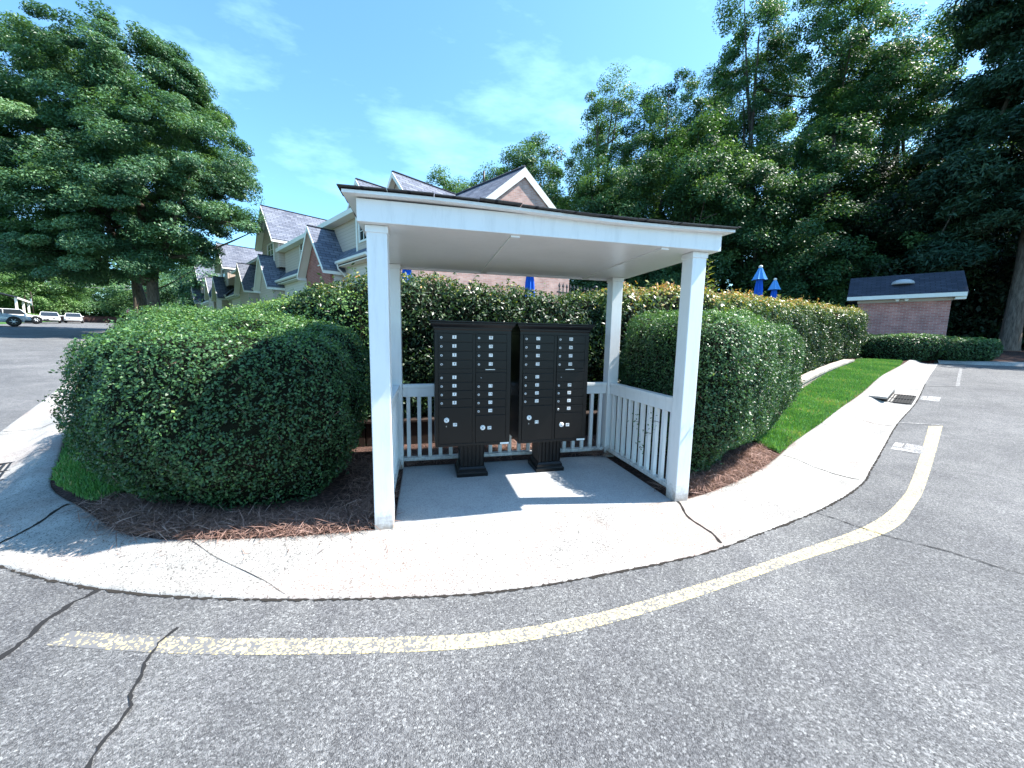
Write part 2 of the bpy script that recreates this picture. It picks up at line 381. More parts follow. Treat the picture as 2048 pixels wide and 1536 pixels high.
def hedge(name, label, cat, plan, spine, levels, mat, n, size, seed, tintf, amp=.07, freq=2.2, thick=.09, asp=.5, up=.35, group=None, hf=None, zb=0., sprigs=0, tuft=.022, twigs=0):
    """clipped hedge: plan outline (closed), spine it rounds towards, (inset metres, height share) levels; leaves sit on a lumpy twig core"""
    pl = np.array(plan, float); pl = catmull(np.vstack([pl, pl[:1]]), .16)[:-1]
    sp = catmull(np.array(spine, float), .1) if len(spine) > 1 else np.array(spine, float)
    j = np.argmin(((pl[:, None]-sp[None])**2).sum(2), 1); tgt = sp[j]
    d = np.linalg.norm(tgt-pl, axis=1)
    rings = []
    L = list(levels)
    hh = hf(pl[:, 0], pl[:, 1]) if hf else np.ones(len(pl))
    ht = hf(tgt[:, 0], tgt[:, 1]) if hf else np.ones(len(pl))
    for ins, h in L:
        t = np.clip(ins/np.maximum(d, .01), 0, .97)[:, None]
        p = pl*(1-t)+tgt*t
        H = hh*(1-t[:, 0])+ht*t[:, 0]
        rings.append(np.column_stack([p, zt(p[:, 0], p[:, 1])+zb+h*H]))
    base = rings[-1]
    for q in (.3, .6, .85, 1.):
        p = base[:, :2]*(1-q)+tgt*q
        H = hf(p[:, 0], p[:, 1]) if hf else np.ones(len(p))
        rings.append(np.column_stack([p, zt(p[:, 0], p[:, 1])+zb+H*(L[-1][1]+.02*q)]))
    R_ = np.array(rings)                                    # rings, n, 3
    nr, npt = R_.shape[:2]
    A = R_[:-1]; B = np.roll(A, -1, 1); D_ = R_[1:]; C_ = np.roll(D_, -1, 1)
    A, B, C_, D_ = (q.reshape(-1, 3) for q in (A, B, C_, D_))
    Nf = np.cross(B-A, D_-A)+np.cross(C_-B, C_-D_)*.5
    area = np.linalg.norm(np.cross(B-A, D_-A), axis=1)+1e-9
    ctr = np.array([*tgt.mean(0), R_[:, :, 2].mean()])
    root = thing(name, label, cat, (float(pl[:, 0].mean()), float(pl[:, 1].mean()), float(zt(pl[:, 0].mean(), pl[:, 1].mean())+zb)), 0, group)
    off = np.array(root.location)
    # twig core
    Rf = R_.reshape(-1, 3)
    tg3 = np.column_stack([np.tile(tgt, (nr, 1)), Rf[:, 2]-.25])
    dirv = unit(Rf-tg3+np.array([0, 0, .05]))
    ns = vnoise(Rf, freq, seed)
    core = Rf-dirv*(thick*.9)+dirv*(ns*amp)[:, None]
    core[:npt] = Rf[:npt]-dirv[:npt]*thick*1.3
    core[:npt, 2] = zt(core[:npt, 0], core[:npt, 1])+zb-.02
    me = bpy.data.meshes.new('branches')
    f = [(i*npt+k, i*npt+(k+1) % npt, (i+1)*npt+(k+1) % npt, (i+1)*npt+k) for i in range(nr-1) for k in range(npt)]
    me.from_pydata([tuple(q) for q in core-off], [], f); me.materials.append(M['core'])
    obj('branches', me, root)
    # leaves
    pr = area/area.sum()
    idx = rng.choice(len(area), n, p=pr)
    u = rng.random((n, 1)); v = rng.random((n, 1))
    P = A[idx]*(1-u)*(1-v)+B[idx]*u*(1-v)+C_[idx]*u*v+D_[idx]*(1-u)*v
    Nn = unit(Nf[idx])
    outw = P-np.column_stack([tgt[idx % npt], P[:, 2]-.25])
    Nn[np.sum(Nn*outw, axis=1) < 0] *= -1
    ns = vnoise(P, freq, seed); ns2 = vnoise(P, freq*4.5, seed+3)
    ns3 = vnoise(P, freq*10., seed+5)
    keep = ((ns2 > -.8) | (rng.random(n) < .5)) & ((ns3 > -.55) | (rng.random(n) < .35))
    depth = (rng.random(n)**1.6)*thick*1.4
    P = P+Nn*(ns*amp+ns2*.034+ns3*tuft-depth+.025)[:, None]
    if sprigs:
        k = np.where(rng.random(n) < sprigs)[0]; k = k[:len(k)//7*7].reshape(-1, 7)      # young shoots standing out of the clipped face
        sd = unit(Nn[k[:, 0]]+rng.normal(size=(len(k), 3))*.4+np.array([0, 0, .5])); sl = rng.uniform(.03, .13, len(k))*(.6+size*12)
        for q in range(7): P[k[:, q]] = P[k[:, 0]]+sd*(sl*(q/6.))[:, None]+rng.normal(size=(len(k), 3))*size*.28
    hrel = (P[:, 2]-zt(P[:, 0], P[:, 1])-zb)/(hf(P[:, 0], P[:, 1]) if hf else 1.)
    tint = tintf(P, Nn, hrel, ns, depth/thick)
    N2 = Nn*.75+rng.normal(size=(n, 3))*.62+np.array([0, 0, up])
    k = keep & (P[:, 2] > zt(P[:, 0], P[:, 1])+zb+.015)
    if twigs:
        qi = rng.choice(n, twigs); td = unit(rng.normal(size=(twigs, 3))+np.array([0, 0, .8])+Nn[qi]*.6)
        leaf_mesh('twigs', P[qi]-Nn[qi]*.03-off, rng.normal(size=(twigs, 3)), .14*rng.uniform(.5, 1.5, twigs), .35+rng.normal(size=twigs)*.15, M['straw'], .035, .02, root, td*6)
    leaf_mesh('foliage', P[k]-off, N2[k], (size*rng.uniform(.65, 1.3, n))[k], tint[k], mat, asp, .10, root)
    return root

# ------------------------------------------------------------------ trees
def crown_points(blobs, nclump, per, cr, flat=.6, seed=0, shell=.55, low=-.75):
    """leaf positions in clumps spread through ellipsoid blobs"""
    r = np.random.default_rng(seed)
    vol = np.array([b[1][0]*b[1][1]*b[1][2] for b in blobs])**.67
    cnt = np.maximum(3, (nclump*vol/vol.sum()).astype(int))
    Ps = []; Ns = []; cs = []
    for (c, R3), k in zip(blobs, cnt):
        c = np.array(c); R3 = np.array(R3)
        d = unit(r.normal(size=(k*3, 3))); d = d[d[:, 2] > low][:k]
        q = shell+(1-shell)*r.random((len(d), 1))**.6
        q *= 1+.16*vnoise(d, 2.3, seed)[:, None]
        cc = c+d*R3*q
        for ci, di in zip(cc, d):
            m = int(per*r.uniform(.55, 1.45)); rr = cr*r.uniform(.6, 1.35)
            g = r.normal(size=(m, 3)); g = unit(g)*r.random((m, 1))**.42
            tilt = di*np.array([1, 1, .2])
            sh = g*np.array([1, 1, flat])*rr
            sh[:, 2] -= .35*(sh[:, :2]@tilt[:2])            # sprays droop outwards
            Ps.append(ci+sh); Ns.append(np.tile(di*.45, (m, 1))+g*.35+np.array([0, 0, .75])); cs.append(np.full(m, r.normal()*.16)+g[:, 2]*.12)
    return np.vstack(Ps), np.vstack(Ns), np.concatenate(cs)
def tree(name, label, loc, blobs, trunk, mat, bark, nclump, per, cr, leaf, seed, flat=.6, asp=.5, group=None, shell=.55, limbs=10, low=-.75, droop=None, cat='tree'):
    root = thing(name, label, cat, loc, 0, group)
    P, N, c = crown_points(blobs, nclump, per, cr, flat, seed, shell, low)
    n = len(P)
    N = N+rng.normal(size=(n, 3))*.5
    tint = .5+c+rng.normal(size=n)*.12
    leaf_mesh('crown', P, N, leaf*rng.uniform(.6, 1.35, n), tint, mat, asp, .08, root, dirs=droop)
    b = MB(); r = random.Random(seed)
    for path, r0, r1 in trunk:
        P_ = catmull(np.array(path, float), .8); k = len(P_)
        rr = [r0+(r1-r0)*(i/(k-1))**.8 for i in range(k)]
        rr[0] *= 1.35
        if k > 2: rr[1] *= 1.1
        b.tube([p+np.array([vnoise([p], .7, seed)[0]*.05, vnoise([p+3], .7, seed)[0]*.05, 0]) for p in P_], rr, 9)
    path, r0, r1 = trunk[0]; P_ = catmull(np.array(path, float), .5)
    for i in range(limbs):
        s = P_[int(len(P_)*r.uniform(.35, .98))-1]
        bl = blobs[r.randrange(len(blobs))]
        e = np.array(bl[0])+np.array([r.uniform(-.7, .7), r.uniform(-.7, .7), r.uniform(-.5, .6)])*np.array(bl[1])
        mid = (s+e)/2+np.array([0, 0, -.06*np.linalg.norm(e-s)])
        q = r.uniform(.22, .42)*r0
        b.tube(catmull([s, mid, e], .9), np.linspace(q, .02, len(catmull([s, mid, e], .9))), 6)
    b.build('trunk', bark, root)
    return root
# ------------------------------------------------------------------ ground, road, kerb
PAIRS = [  # asphalt edge, bed edge
 ((-62.,97.6),(-61.36,98.0)),((-40.,61.),(-39.36,61.4)),((-25.,35.9),(-24.36,36.3)),
 ((-17.45,23.36),(-16.8,23.77)),((-13.8,17.27),(-13.15,17.68)),((-10.74,12.1),(-10.1,12.5)),((-8.32,8.13),(-7.62,8.5)),
 ((-7.23,6.32),(-6.45,6.6)),((-5.98,4.32),(-5.15,4.4)),((-5.2,3.1),(-4.35,3.2)),((-4.3,1.8),(-3.62,2.15)),((-3.4,.85),(-3.1,1.4)),
 ((-2.4,.16),(-2.45,.85)),((-1.56,-.26),(-1.75,.27)),((-.93,-.47),(-1.2,.1)),((-.38,-.6),(-.62,.02)),((.23,-.71),(.05,0.)),((.83,-.78),(.8,0.)),
 ((1.52,-.76),(1.5,0.)),((2.36,-.69),(2.2,0.)),((2.94,-.56),(2.86,.03)),((4.03,-.28),(3.71,.32)),((5.14,.12),(4.75,.8)),((6.11,.62),(5.75,1.35)),
 ((8.87,2.05),(8.35,2.72)),((11.19,3.09),(10.6,3.75)),((13.87,4.42),(13.2,5.02)),((16.6,5.75),(15.9,6.2)),((19.0,6.92),(18.1,7.25))]
Fc = np.array([p[0] for p in PAIRS]); Bc = np.array([p[1] for p in PAIRS])
FB = catmull(np.hstack([Fc, Bc]), .3)
F = FB[:, :2]; B_ = FB[:, 2:]
def smooth01(x): x = np.clip(x, 0, 1); return x*x*(3-2*x)
def back_rise(x, y):
    sl = -.53*x+.848*y; sr = .87*x+.493*y
    return .012+.085*np.maximum(smooth01((sl-2.2)/2.), smooth01((sr-3.6)/2.2))
def grid_mesh(name, rows, mat, kind='structure', parent=None, label=None):
    """rows: list of (n,3) arrays"""
    R_ = np.array(rows); nr, n = R_.shape[:2]
    me = bpy.data.meshes.new(name)
    f = [(i*n+k, i*n+k+1, (i+1)*n+k+1, (i+1)*n+k) for i in range(nr-1) for k in range(n-1)]
    me.from_pydata([tuple(q) for q in R_.reshape(-1, 3)], [], f)
    for m in (mat if isinstance(mat, list) else [mat]): me.materials.append(m)
    bm = bmesh.new(); bm.from_mesh(me)
    bmesh.ops.recalc_face_normals(bm, faces=bm.faces)
    if sum(q.normal.z for q in bm.faces) < 0: bmesh.ops.reverse_faces(bm, faces=bm.faces)
    for q in bm.faces: q.smooth = True
    bm.to_mesh(me); bm.free()
    o = obj(name, me, parent)
    if kind: o['kind'] = kind
    return o
def zz(p, off): return np.column_stack([p, zt(p[:, 0], p[:, 1])+off])
# far ground: one sheet to the horizon
rr = [0, 6, 12, 20, 30, 42, 56, 75, 100, 140, 200, 320, 600, 1200]
an = np.linspace(0, 2*math.pi, 73)
grid_mesh('ground', [zz(np.column_stack([3+r*np.cos(an), 4+r*np.sin(an)]), -.34) for r in rr], M['ground'])
# asphalt, running outwards from the kerb
NV = np.gradient(F, axis=0); NV = unit(NV); NV = np.column_stack([NV[:, 1], -NV[:, 0]])
NV = np.where((NV@np.array([.2, -1.]))[:, None] < -2, -NV, NV)
sgn = np.sign(np.sum(NV*(F-B_), axis=1)); NV = NV*sgn[:, None]
NV[:, 0] = np.convolve(np.pad(NV[:, 0], 6, 'edge'), np.ones(13)/13, 'valid'); NV[:, 1] = np.convolve(np.pad(NV[:, 1], 6, 'edge'), np.ones(13)/13, 'valid')
NV = unit(NV)
slF = -.53*F[:, 0]+.848*F[:, 1]; srF = .87*F[:, 0]+.493*F[:, 1]
endb = smooth01((srF-12)/8)[:, None]
NV = unit(NV*(1-endb)+np.array([.63, -.777])*endb)
Wd = 26-16.4*smooth01((slF-2)/7)
tt = np.array([0, .02, .05, .09, .14, .2, .27, .35, .45, .56, .68, .8, .9, 1.])
grid_mesh('road', [zz(F+NV*(Wd*t)[:, None], -.06) for t in tt], M['asphalt'])
# kerb with rolled profile, joints and dirt line along the asphalt
K = MB()
prof = [(0, -.060), (.02, -.045), (.12, -.052), (.35, -.050), (.58, -.018), (.78, .75), (.9, .97), (1., 1.), (1.03, .9), (1.06, -3)]
def kz(xy, h, x0):
    br = back_rise(xy[:, 0], xy[:, 1])
    return zt(xy[:, 0], xy[:, 1])+(h if h < 0 and h > -1 else (br*h if h > -1 else br-.25))
rows = []
for t, h in prof:
    p = F*(1-t)+B_*t
    rows.append(np.column_stack([p, kz(p, h, None)]))
kerb = grid_mesh('kerb', rows, [M['concrete'], M['joint']])
def kerb_point(i, t):
    i0 = int(np.clip(math.floor(i), 0, len(F)-2)); fr = i-i0
    f = F[i0]*(1-fr)+F[i0+1]*fr; b = B_[i0]*(1-fr)+B_[i0+1]*fr
    p = f*(1-t)+b*t
    hs = [q for q in prof]
    for (t0, h0), (t1, h1) in zip(hs[:-1], hs[1:]):
        if t0 <= t <= t1: break
    br = float(back_rise(p[0], p[1])); e0 = h0 if -1 < h0 < 0 else br*h0; e1 = h1 if -1 < h1 < 0 else br*h1
    return (p[0], p[1], float(zt(p[0], p[1]))+e0+(e1-e0)*(t-t0)/(t1-t0))
def near_i(x, y): return float(np.argmin(((F-np.array([x, y]))**2).sum(1)))
jb = MB()
def strip(path, w, mb, z=.004, jit=0., m=0, seed=1):
    r = random.Random(seed); P = [Vector(p) for p in path]; L = []; R_ = []
    for i, p in enumerate(P):
        d = (P[min(i+1, len(P)-1)]-P[max(i-1, 0)]); d.z = 0; d.normalize(); s = Vector((-d.y, d.x, 0))
        ww = w*(1+jit*r.uniform(-1, 1))*.5
        L.append(p+s*ww+Vector((0, 0, z))); R_.append(p-s*ww+Vector((0, 0, z)))
    for a in range(len(P)-1): mb.face([R_[a], R_[a+1], L[a+1], L[a]], m)
ts = np.linspace(0.004, .985, 18)
for (x, y), sk, w in (((-2.75,.35),.0,.022),((-.40,-.6),-1.2,.0035),((2.75,-.62),.2,.018),((5.25,.2),.0,.016),((8.9,2.06),.2,.014),((12.6,3.8),.2,.016),((-5.9,4.2),0,.014),((-8.3,8.1),0,.014),((-12.,14.2),0,.014),((15.6,5.3),0,.014)):
    i = near_i(x, y)
    strip([kerb_point(i+sk*t*2+.10*math.sin(t*9+i), t) for t in ts], w, jb, .004, .35, 0, int(abs(x*10)))
jj = jb.build('joint_line', M['joint'], kerb)
# dirt and grit where kerb meets asphalt
db = MB()
i0, i1 = near_i(-4.3, 1.8), near_i(13.8, 4.4)
fi = np.arange(i0, i1-1, .09); fp = np.column_stack([np.interp(fi, np.arange(len(F)), (F+NV*.008)[:, q]) for q in (0, 1)])
fp = fp+rng.normal(size=fp.shape)*.0035
strip([(x, y, float(zt(x, y))-.06) for x, y in fp], .016, db, .0035, .95, 0, 4)
ej = db.build('edge_dirt', M['joint'], kerb)
# slab under the shelter
SL = MB(); SL.box((.135, .004, -.14), (2.67, 1.46, .006)); slab = SL.build('pavement', M['slab'], None, .012); slab['kind'] = 'structure'
# asphalt cracks and faded patches belong to the road
CR = MB()
def onroad(pts, dz=0): return [(x, y, float(zt(x, y))-.06+dz) for x, y in pts]
def jag(pts, step, amp, seed):
    r = random.Random(seed); P = catmull(np.array(pts, float), step)
    return [(p[0]+r.uniform(-amp, amp), p[1]+r.uniform(-amp, amp)) for p in P]
strip(onroad(jag([(-1.55,-.27),(-1.60,-.37),(-1.63,-.52),(-1.60,-.63),(-1.62,-.80),(-1.72,-1.0)], .03, .009, 3)), .026, CR, .003, .6, 0, 2)
strip(onroad(jag([(-.905,-.72),(-.93,-.79),(-.925,-.89),(-.872,-1.06),(-.857,-1.13),(-.823,-1.17),(-.82,-1.235),(-.818,-1.32),(-.79,-1.45),(-.74,-1.6)], .025, .006, 5)), .012, CR, .006, .7, 0, 6)
strip(onroad(jag([(3.94,-.34),(4.03,-.62),(4.1,-.80),(4.28,-1.05),(4.42,-1.36),(4.8,-1.9)], .035, .008, 8)), .010, CR, .006, .6, 0, 9)
strip(onroad(jag([(-8.4,7.2),(-10.4,5.4),(-12.6,4.2)], .08, .02, 15)), .016, CR, .003, .6, 0, 3)
road = bpy.data.objects['road']
CR.build('crack', M['crack'], road)
# painted lines
YL = MB()
yo = [(-1.475,-.707),(-.939,-.867),(-.459,-.985),(.256,-1.123),(.752,-1.182),(1.315,-1.173),(2.037,-1.078),(3.024,-.91),(4.218,-.718),(5.098,-.386),(6.131,.086),(9.63,1.80)]
yi = [(-1.424,-.626),(-1.011,-.747),(-.503,-.872),(.249,-1.023),(.771,-1.093),(1.362,-1.078),(2.119,-.98),(3.166,-.794),(4.146,-.60),(4.993,-.308),(6.055,.18),(9.42,1.88)]
yy = catmull(np.hstack([yo, yi]), .1)
for a, b in zip(yy[:-1], yy[1:]):
    q = [(a[0],a[1]),(b[0],b[1]),(b[2],b[3]),(a[2],a[3])]
    YL.face([(x, y, float(zt(x, y))-(.0582 if x < 5 else .056)) for x, y in q])
yl = YL.build('painted_line', M['yellow']); tag(yl, 'worn yellow line curving along the kerb on the asphalt', 'painted line')
def line_thing(path, w, label, mat='whiteline'):
    mb = MB(); P_ = [np.array(path[0])]
    for a, b in zip(path[:-1], path[1:]): P_ += [np.array(a)*(1-q)+np.array(b)*q for q in np.linspace(0, 1, 12)[1:]]
    strip(onroad(P_), w, mb, .005, .12)
    return tag(mb.build('painted_line', M[mat]), label, 'painted line')
line_thing([(9.68,1.84),(9.2,2.24)], .05, 'thin pale line crossing from the yellow line to the kerb')
line_thing([(13.2,4.22),(13.9,3.80),(18.1,5.86),(17.7,6.5)], .07, 'faded and shade-darkened white bracket line at the far end of the lot', 'faint')
line_thing([(-6.9,5.3),(-8.3,4.3),(-9.9,3.4)], .10, 'faded yellow line across the left road', 'yellow')
def patch(c, w, h, a, label):
    mb = MB(); ca, sa = math.cos(a), math.sin(a)
    for dx0, dx1, dy0, dy1 in ((-w/2, -w/6, -h/2, h/2), (-w/8, w/2, -h/2, h/7), (-w/10, w/2.2, h/5, h/2)):
        mb.face([(c[0]+x*ca-y*sa, c[1]+x*sa+y*ca, float(zt(c[0]+x*ca-y*sa, c[1]+x*sa+y*ca))-.055) for x, y in ((dx0,dy0),(dx1,dy0),(dx1,dy1),(dx0,dy1))])
    return tag(mb.build('painted_mark', M['whiteline']), label, 'road mark')
patch((7.62, 1.12), .62, .34, .45, 'worn white block mark inside the bend of the yellow line')
patch((11.85, 3.2), .55, .3, .45, 'small white block mark on the asphalt near the storm drain')
# storm drains: curb opening and grate
def drain(loc, rz, L_, W_, label, hood=.137):
    d = thing('storm_drain', label, 'storm drain', loc, rz, 'storm drains in the gutter')
    e_ = np.array([math.cos(rz), math.sin(rz)]); n_ = np.array([-e_[1], e_[0]]); q0 = np.array(loc[:2])
    se = float(zt(*(q0+e_*.5))-zt(*(q0-e_*.5))); sn = float(zt(*(q0+n_*.5))-zt(*(q0-n_*.5)))
    d.rotation_euler = (math.atan(sn), -math.atan(se), rz)
    g = MB()
    g.box((-L_/2, -W_/2, -.02), (L_/2, W_/2, -.004), 1)
    n = int(W_/.045)
    for h0, h1 in ((-L_/2, -.012), (.012, L_/2)):
        for k in range(n):
            y = -W_/2+.02+k*(W_-.04)/(n-1)
            g.box((h0+.02, y-.011, -.004), (h1-.02, y+.011, .012))
    for x0, x1 in ((-L_/2, -L_/2+.02), (-.012, .012), (L_/2-.02, L_/2)): g.box((x0, -W_/2, -.003), (x1, W_/2, .016))
    g.build('grate', [M['iron'], M['black2']], d)
    if hood:
        h = MB(); h.box((-L_/2-.06, W_/2-.035, -.03), (L_/2+.06, W_/2+.22, hood-.04), 1)
        h.box((-L_/2-.20, W_/2-.045, hood-.04), (L_/2+.20, W_/2+.26, hood+.01), 0)
        for x0, x1 in ((-L_/2-.20, -L_/2-.061), (L_/2+.061, L_/2+.20)): h.box((x0, W_/2-.042, -.03), (x1, W_/2+.25, hood-.041), 0) if x0 > 0 or hood < .12 else None
        h.build('opening_hood', [M['concrete'], M['black2']], d, .012)
    return d
drain(tuple(np.array(kerb_point(near_i(11.3, 3.15), .29))+np.array([0, 0, .010])), .45, 1.0, .42, 'iron storm drain grate in the kerb right of the grass strip')
drain(tuple(np.array(kerb_point(near_i(-4.45, 2.0), .40))+np.array([0, 0, .008])), 2.15, .8, .5, 'iron storm drain grate in the kerb left of the round hedge', .10)
# planted ground inside the kerb
Q = np.array([5., 40.])
base = FB[:, 2:]
rows = []
for t in (0, .01, .03, .06, .1, .15, .21, .28, .36, .45, .55, .66, .78, .9, 1.):
    p = base*(1-t)+np.column_stack([np.clip(base[:, 0]*.9, -30, 30), 34+np.clip(base[:, 1], 0, 80)*.8])*t
    e = back_rise(p[:, 0], p[:, 1])-.015 if t == 0 else np.full(len(p), .03)
    e = np.where((p[:, 0] > -.1) & (p[:, 0] < 2.9) & (p[:, 1] < 1.7), -.03, e)
    rows.append(np.column_stack([p, zt(p[:, 0], p[:, 1])+e]))
grid_mesh('soil', rows, M['soil'])
def lawn(front, back, rows_=8, dz=.045):
    f = catmull(np.array(front, float), .3); n = len(f); b = catmull(np.array(back, float), .3)
    b = b[np.round(np.linspace(0, len(b)-1, n)).astype(int)]
    rs = []
    for t in np.linspace(0, 1, rows_):
        p = f*(1-t)+b*t; rs.append(np.column_stack([p, zt(p[:, 0], p[:, 1])+dz+.055*math.sin(t*3.14*.5)]))
    return grid_mesh('lawn', rs, M['lawn']), f, b
lw_r, rf, rb = lawn([(5.0,.98),(5.75,1.38),(8.35,2.75),(10.6,3.8),(13.2,5.05),(15.9,6.25),(17.6,7.2)], [(5.1,1.9),(6.1,2.55),(7.6,3.5),(9.4,4.35),(12.,5.7),(14.5,6.85),(16.5,7.9)])
lw_l, lf, lb = lawn([(-2.4,.92),(-3.05,1.45),(-3.58,2.2),(-4.3,3.25),(-5.1,4.45),(-6.4,6.65),(-7.55,8.55)], [(-2.0,1.3),(-2.6,1.9),(-3.1,2.7),(-3.6,3.6),(-4.2,4.8),(-5.2,6.6),(-6.,8.4)])
lawn([(-7.6,8.6),(-10.05,12.55),(-16.75,23.8),(-24.3,36.3),(-39.,61.4),(-60.,98.)], [(-5.5,9.3),(-7.3,13.9),(-12.5,25.4),(-19.5,38.2),(-34.,63.),(-55.,100.)], 6)
# far side of the left road and end of the right lot
fo = F+NV*Wd[:, None]; sel = slF > 12; fo2 = fo[sel]
rs = [zz(fo2+NV[sel]*t, e) for t, e in ((0, -.05), (.3, .05), (3., .12), (8, .2), (16, .25), (45, .3))]
grid_mesh('lawn', rs, M['lawn'])
e0 = F[-1]; ev = np.array([.63, -.777]); tt = np.linspace(0, 30, 40)
ed = e0+np.outer(tt, ev); en = np.array([.777, .63])
grid_mesh('kerb', [zz(ed+en*t, z) for t, z in ((-.05, -.055), (.05, .03), (.18, .06), (.5, .06), (.55, -.1))], M['concrete'])
grid_mesh('soil', [zz(ed+en*t+np.array([-.0, .0]), z) for t, z in ((.48, .03), (1.5, .05), (4, .1), (9, .15), (18, .2))], M['soil'])
# grass blades
def blades(name, f, b, n, length, width, seed, dz=.05, edge=0):
    r = np.random.default_rng(seed)
    i = r.uniform(0, len(f)-1.01, n); k = i.astype(int); fr = (i-k)[:, None]; t = r.random((n, 1))
    if edge: t = t*(1+2*edge)-edge*1.0
    p = (f[k]*(1-fr)+f[k+1]*fr)*(1-t)+(b[k]*(1-fr)+b[k+1]*fr)*t
    z = zt(p[:, 0], p[:, 1])+dz+.055*np.sin(np.clip(t[:, 0], 0, 1)*1.57)
    l = length*r.uniform(.55, 1.3, n)
    patchy = vnoise(np.column_stack([p, z]), 1.4, seed)
    up = unit(np.column_stack([r.normal(size=(n, 2))*.42, np.ones(n)]))
    P = np.column_stack([p, z])+up*(l*.45)[:, None]
    Nn = np.column_stack([r.normal(size=(n, 2)), np.full(n, .25)])
    tint = .52+patchy*.30+r.normal(size=n)*.15+(r.random(n) < .06+.10*(patchy > .45))*.4
    o = leaf_mesh(name, P, Nn, l, tint, M['grass'], width/length, 0., None, up*6)
    o['kind'] = 'stuff'; return o
blades('grass', rf, rb, 70000, .075, .011, 21)
blades('grass', lf, lb, 34000, .06, .009, 22, edge=.05)
# pine straw
def straw(pts, n, seed, spread=.25, zo=.02, ln=.16):
    r = np.random.default_rng(seed); P = catmull(np.array(pts, float), .05)
    k = r.integers(0, len(P), n); q = P[k]+r.normal(size=(n, 2))*spread*np.array([1, .6])
    z = zt(q[:, 0], q[:, 1])+zo+np.abs(r.normal(size=n))*.028
    return np.column_stack([q, z])
SP = np.vstack([straw([(-2.2,.95),(-1.75,.5),(-1.2,.3),(-.6,.22),(-.1,.2)], 9000, 1, .13), straw([(-.1,.25),(-.15,.9),(-.3,1.6)], 2500, 2, .12),
 straw([(-1.9,.52),(-1.3,.24),(-.6,.13),(-.12,.12)], 3800, 7, .085, .012), straw([(2.95,.25),(3.6,.5),(4.3,.85),(4.9,1.3)], 8000, 3, .13), straw([(0,1.75),(1.4,1.85),(2.8,1.8)], 9000, 4, .24), straw([(.1,1.5),(.25,1.52)], 350, 5, .06, .03, .1), straw([(2.45,1.5),(2.72,1.42)], 500, 6, .06, .03), straw([(9.,5.),(13.,6.9),(16,8)], 4000, 8, .3, .12)])
SP = SP[~((SP[:, 0] > .16) & (SP[:, 0] < 2.4) & (SP[:, 1] < 1.42) & (SP[:, 1] > -.5))]
n = len(SP); dr = unit(np.column_stack([rng.normal(size=(n, 2)), rng.normal(size=n)*.22]))
o = leaf_mesh('pine_straw', SP, np.column_stack([rng.normal(size=(n, 2))*.5, np.ones(n)]), .17*rng.uniform(.5, 1.35, n), .5+rng.normal(size=n)*.24, M['straw'], .028, .03, None, dr*8)
o['kind'] = 'stuff'
# stray needles and twigs on the kerb
m_ = 70; tx = rng.uniform(-2., .4, m_); ty = rng.uniform(-.35, .1, m_)
k = np.array([near_i(x, y) for x, y in zip(tx, ty)]); tp = np.array([kerb_point(i, t) for i, t in zip(k, rng.uniform(.4, .97, m_)**.8)])
tw = leaf_mesh('fallen_needles', tp+np.array([0, 0, .010]), np.column_stack([rng.normal(size=(m_, 2))*.2, np.ones(m_)]), .11*rng.uniform(.4, 1.3, m_), .3+rng.normal(size=m_)*.2, M['straw'], .03, .02, None, unit(rng.normal(size=(m_, 3)))*np.array([6, 6, .3]))
tw['kind'] = 'stuff'
# low block wall along the right hedge, timber edging behind the shelter
def block_wall(path, h, th, label, cat, name, cap=.07, mats=('block', 'block')):
    P = catmull(np.array(path, float), .4); w = thing(name, label, cat, (P[0][0], P[0][1], float(zt(*P[0]))))
    o3 = np.array([P[0][0], P[0][1], float(zt(*P[0]))]); r = random.Random(3)
    for nm, z0, z1, t2, mt in (('course', -.2, h, th, mats[0]), ('cap', h, h+cap, th+.05, mats[1])):
        b = MB()
        for a, c in zip(P[:-1], P[1:]):
            d = (c-a)/np.linalg.norm(c-a); s = np.array([-d[1], d[0]])*t2/2; g = d*.006
            zz0 = float(zt(*a)); zz1 = float(zt(*c)); j = r.uniform(-.008, .008)
            lo = [np.array([*(a+g-s), zz0+z0]), np.array([*(c-g-s), zz1+z0]), np.array([*(c-g+s), zz1+z0]), np.array([*(a+g+s), zz0+z0])]
            lo = [q-o3+np.array([s[0]*j, s[1]*j, 0]) for q in lo]
            b.loft([lo, [q+np.array([0, 0, z1-z0+j*.5]) for q in lo]])
        b.build(nm, M[mt], w, .008)
    return w
block_wall([(7.2,3.45),(9.4,4.62),(11.5,5.65),(13.6,6.6),(15.2,7.3)], .17, .24, 'low tan block wall with flat cap between grass strip and hedge', 'retaining wall', 'block_wall')
block_wall([(-1.4,2.35),(1.4,2.4),(4.2,2.5)], .34, .16, 'low weathered timber edging behind the mailbox shelter', 'timber edging', 'timber_edging', .04, ('wood', 'wood'))
# ------------------------------------------------------------------ mailbox shelter
W, D, p, H = 2.80, 1.41, .14, 2.28
SH = thing('mailbox_shelter', 'white timber shelter with flat roof over the black mailboxes', 'shelter')
for x, y in ((0, 0), (W-p, 0), (0, D), (W-p, D)):
    b = MB(); b.box((x, y, -.06 if y == 0 else -.1), (x+p, y+p, H)); b.build('post', M['white'], SH, .006)
    b = MB(); b.box((x-.007, y-.007, H-.05), (x+p+.007, y+p+.007, H-.002)); b.build('post_collar', M['white'], SH, .003)
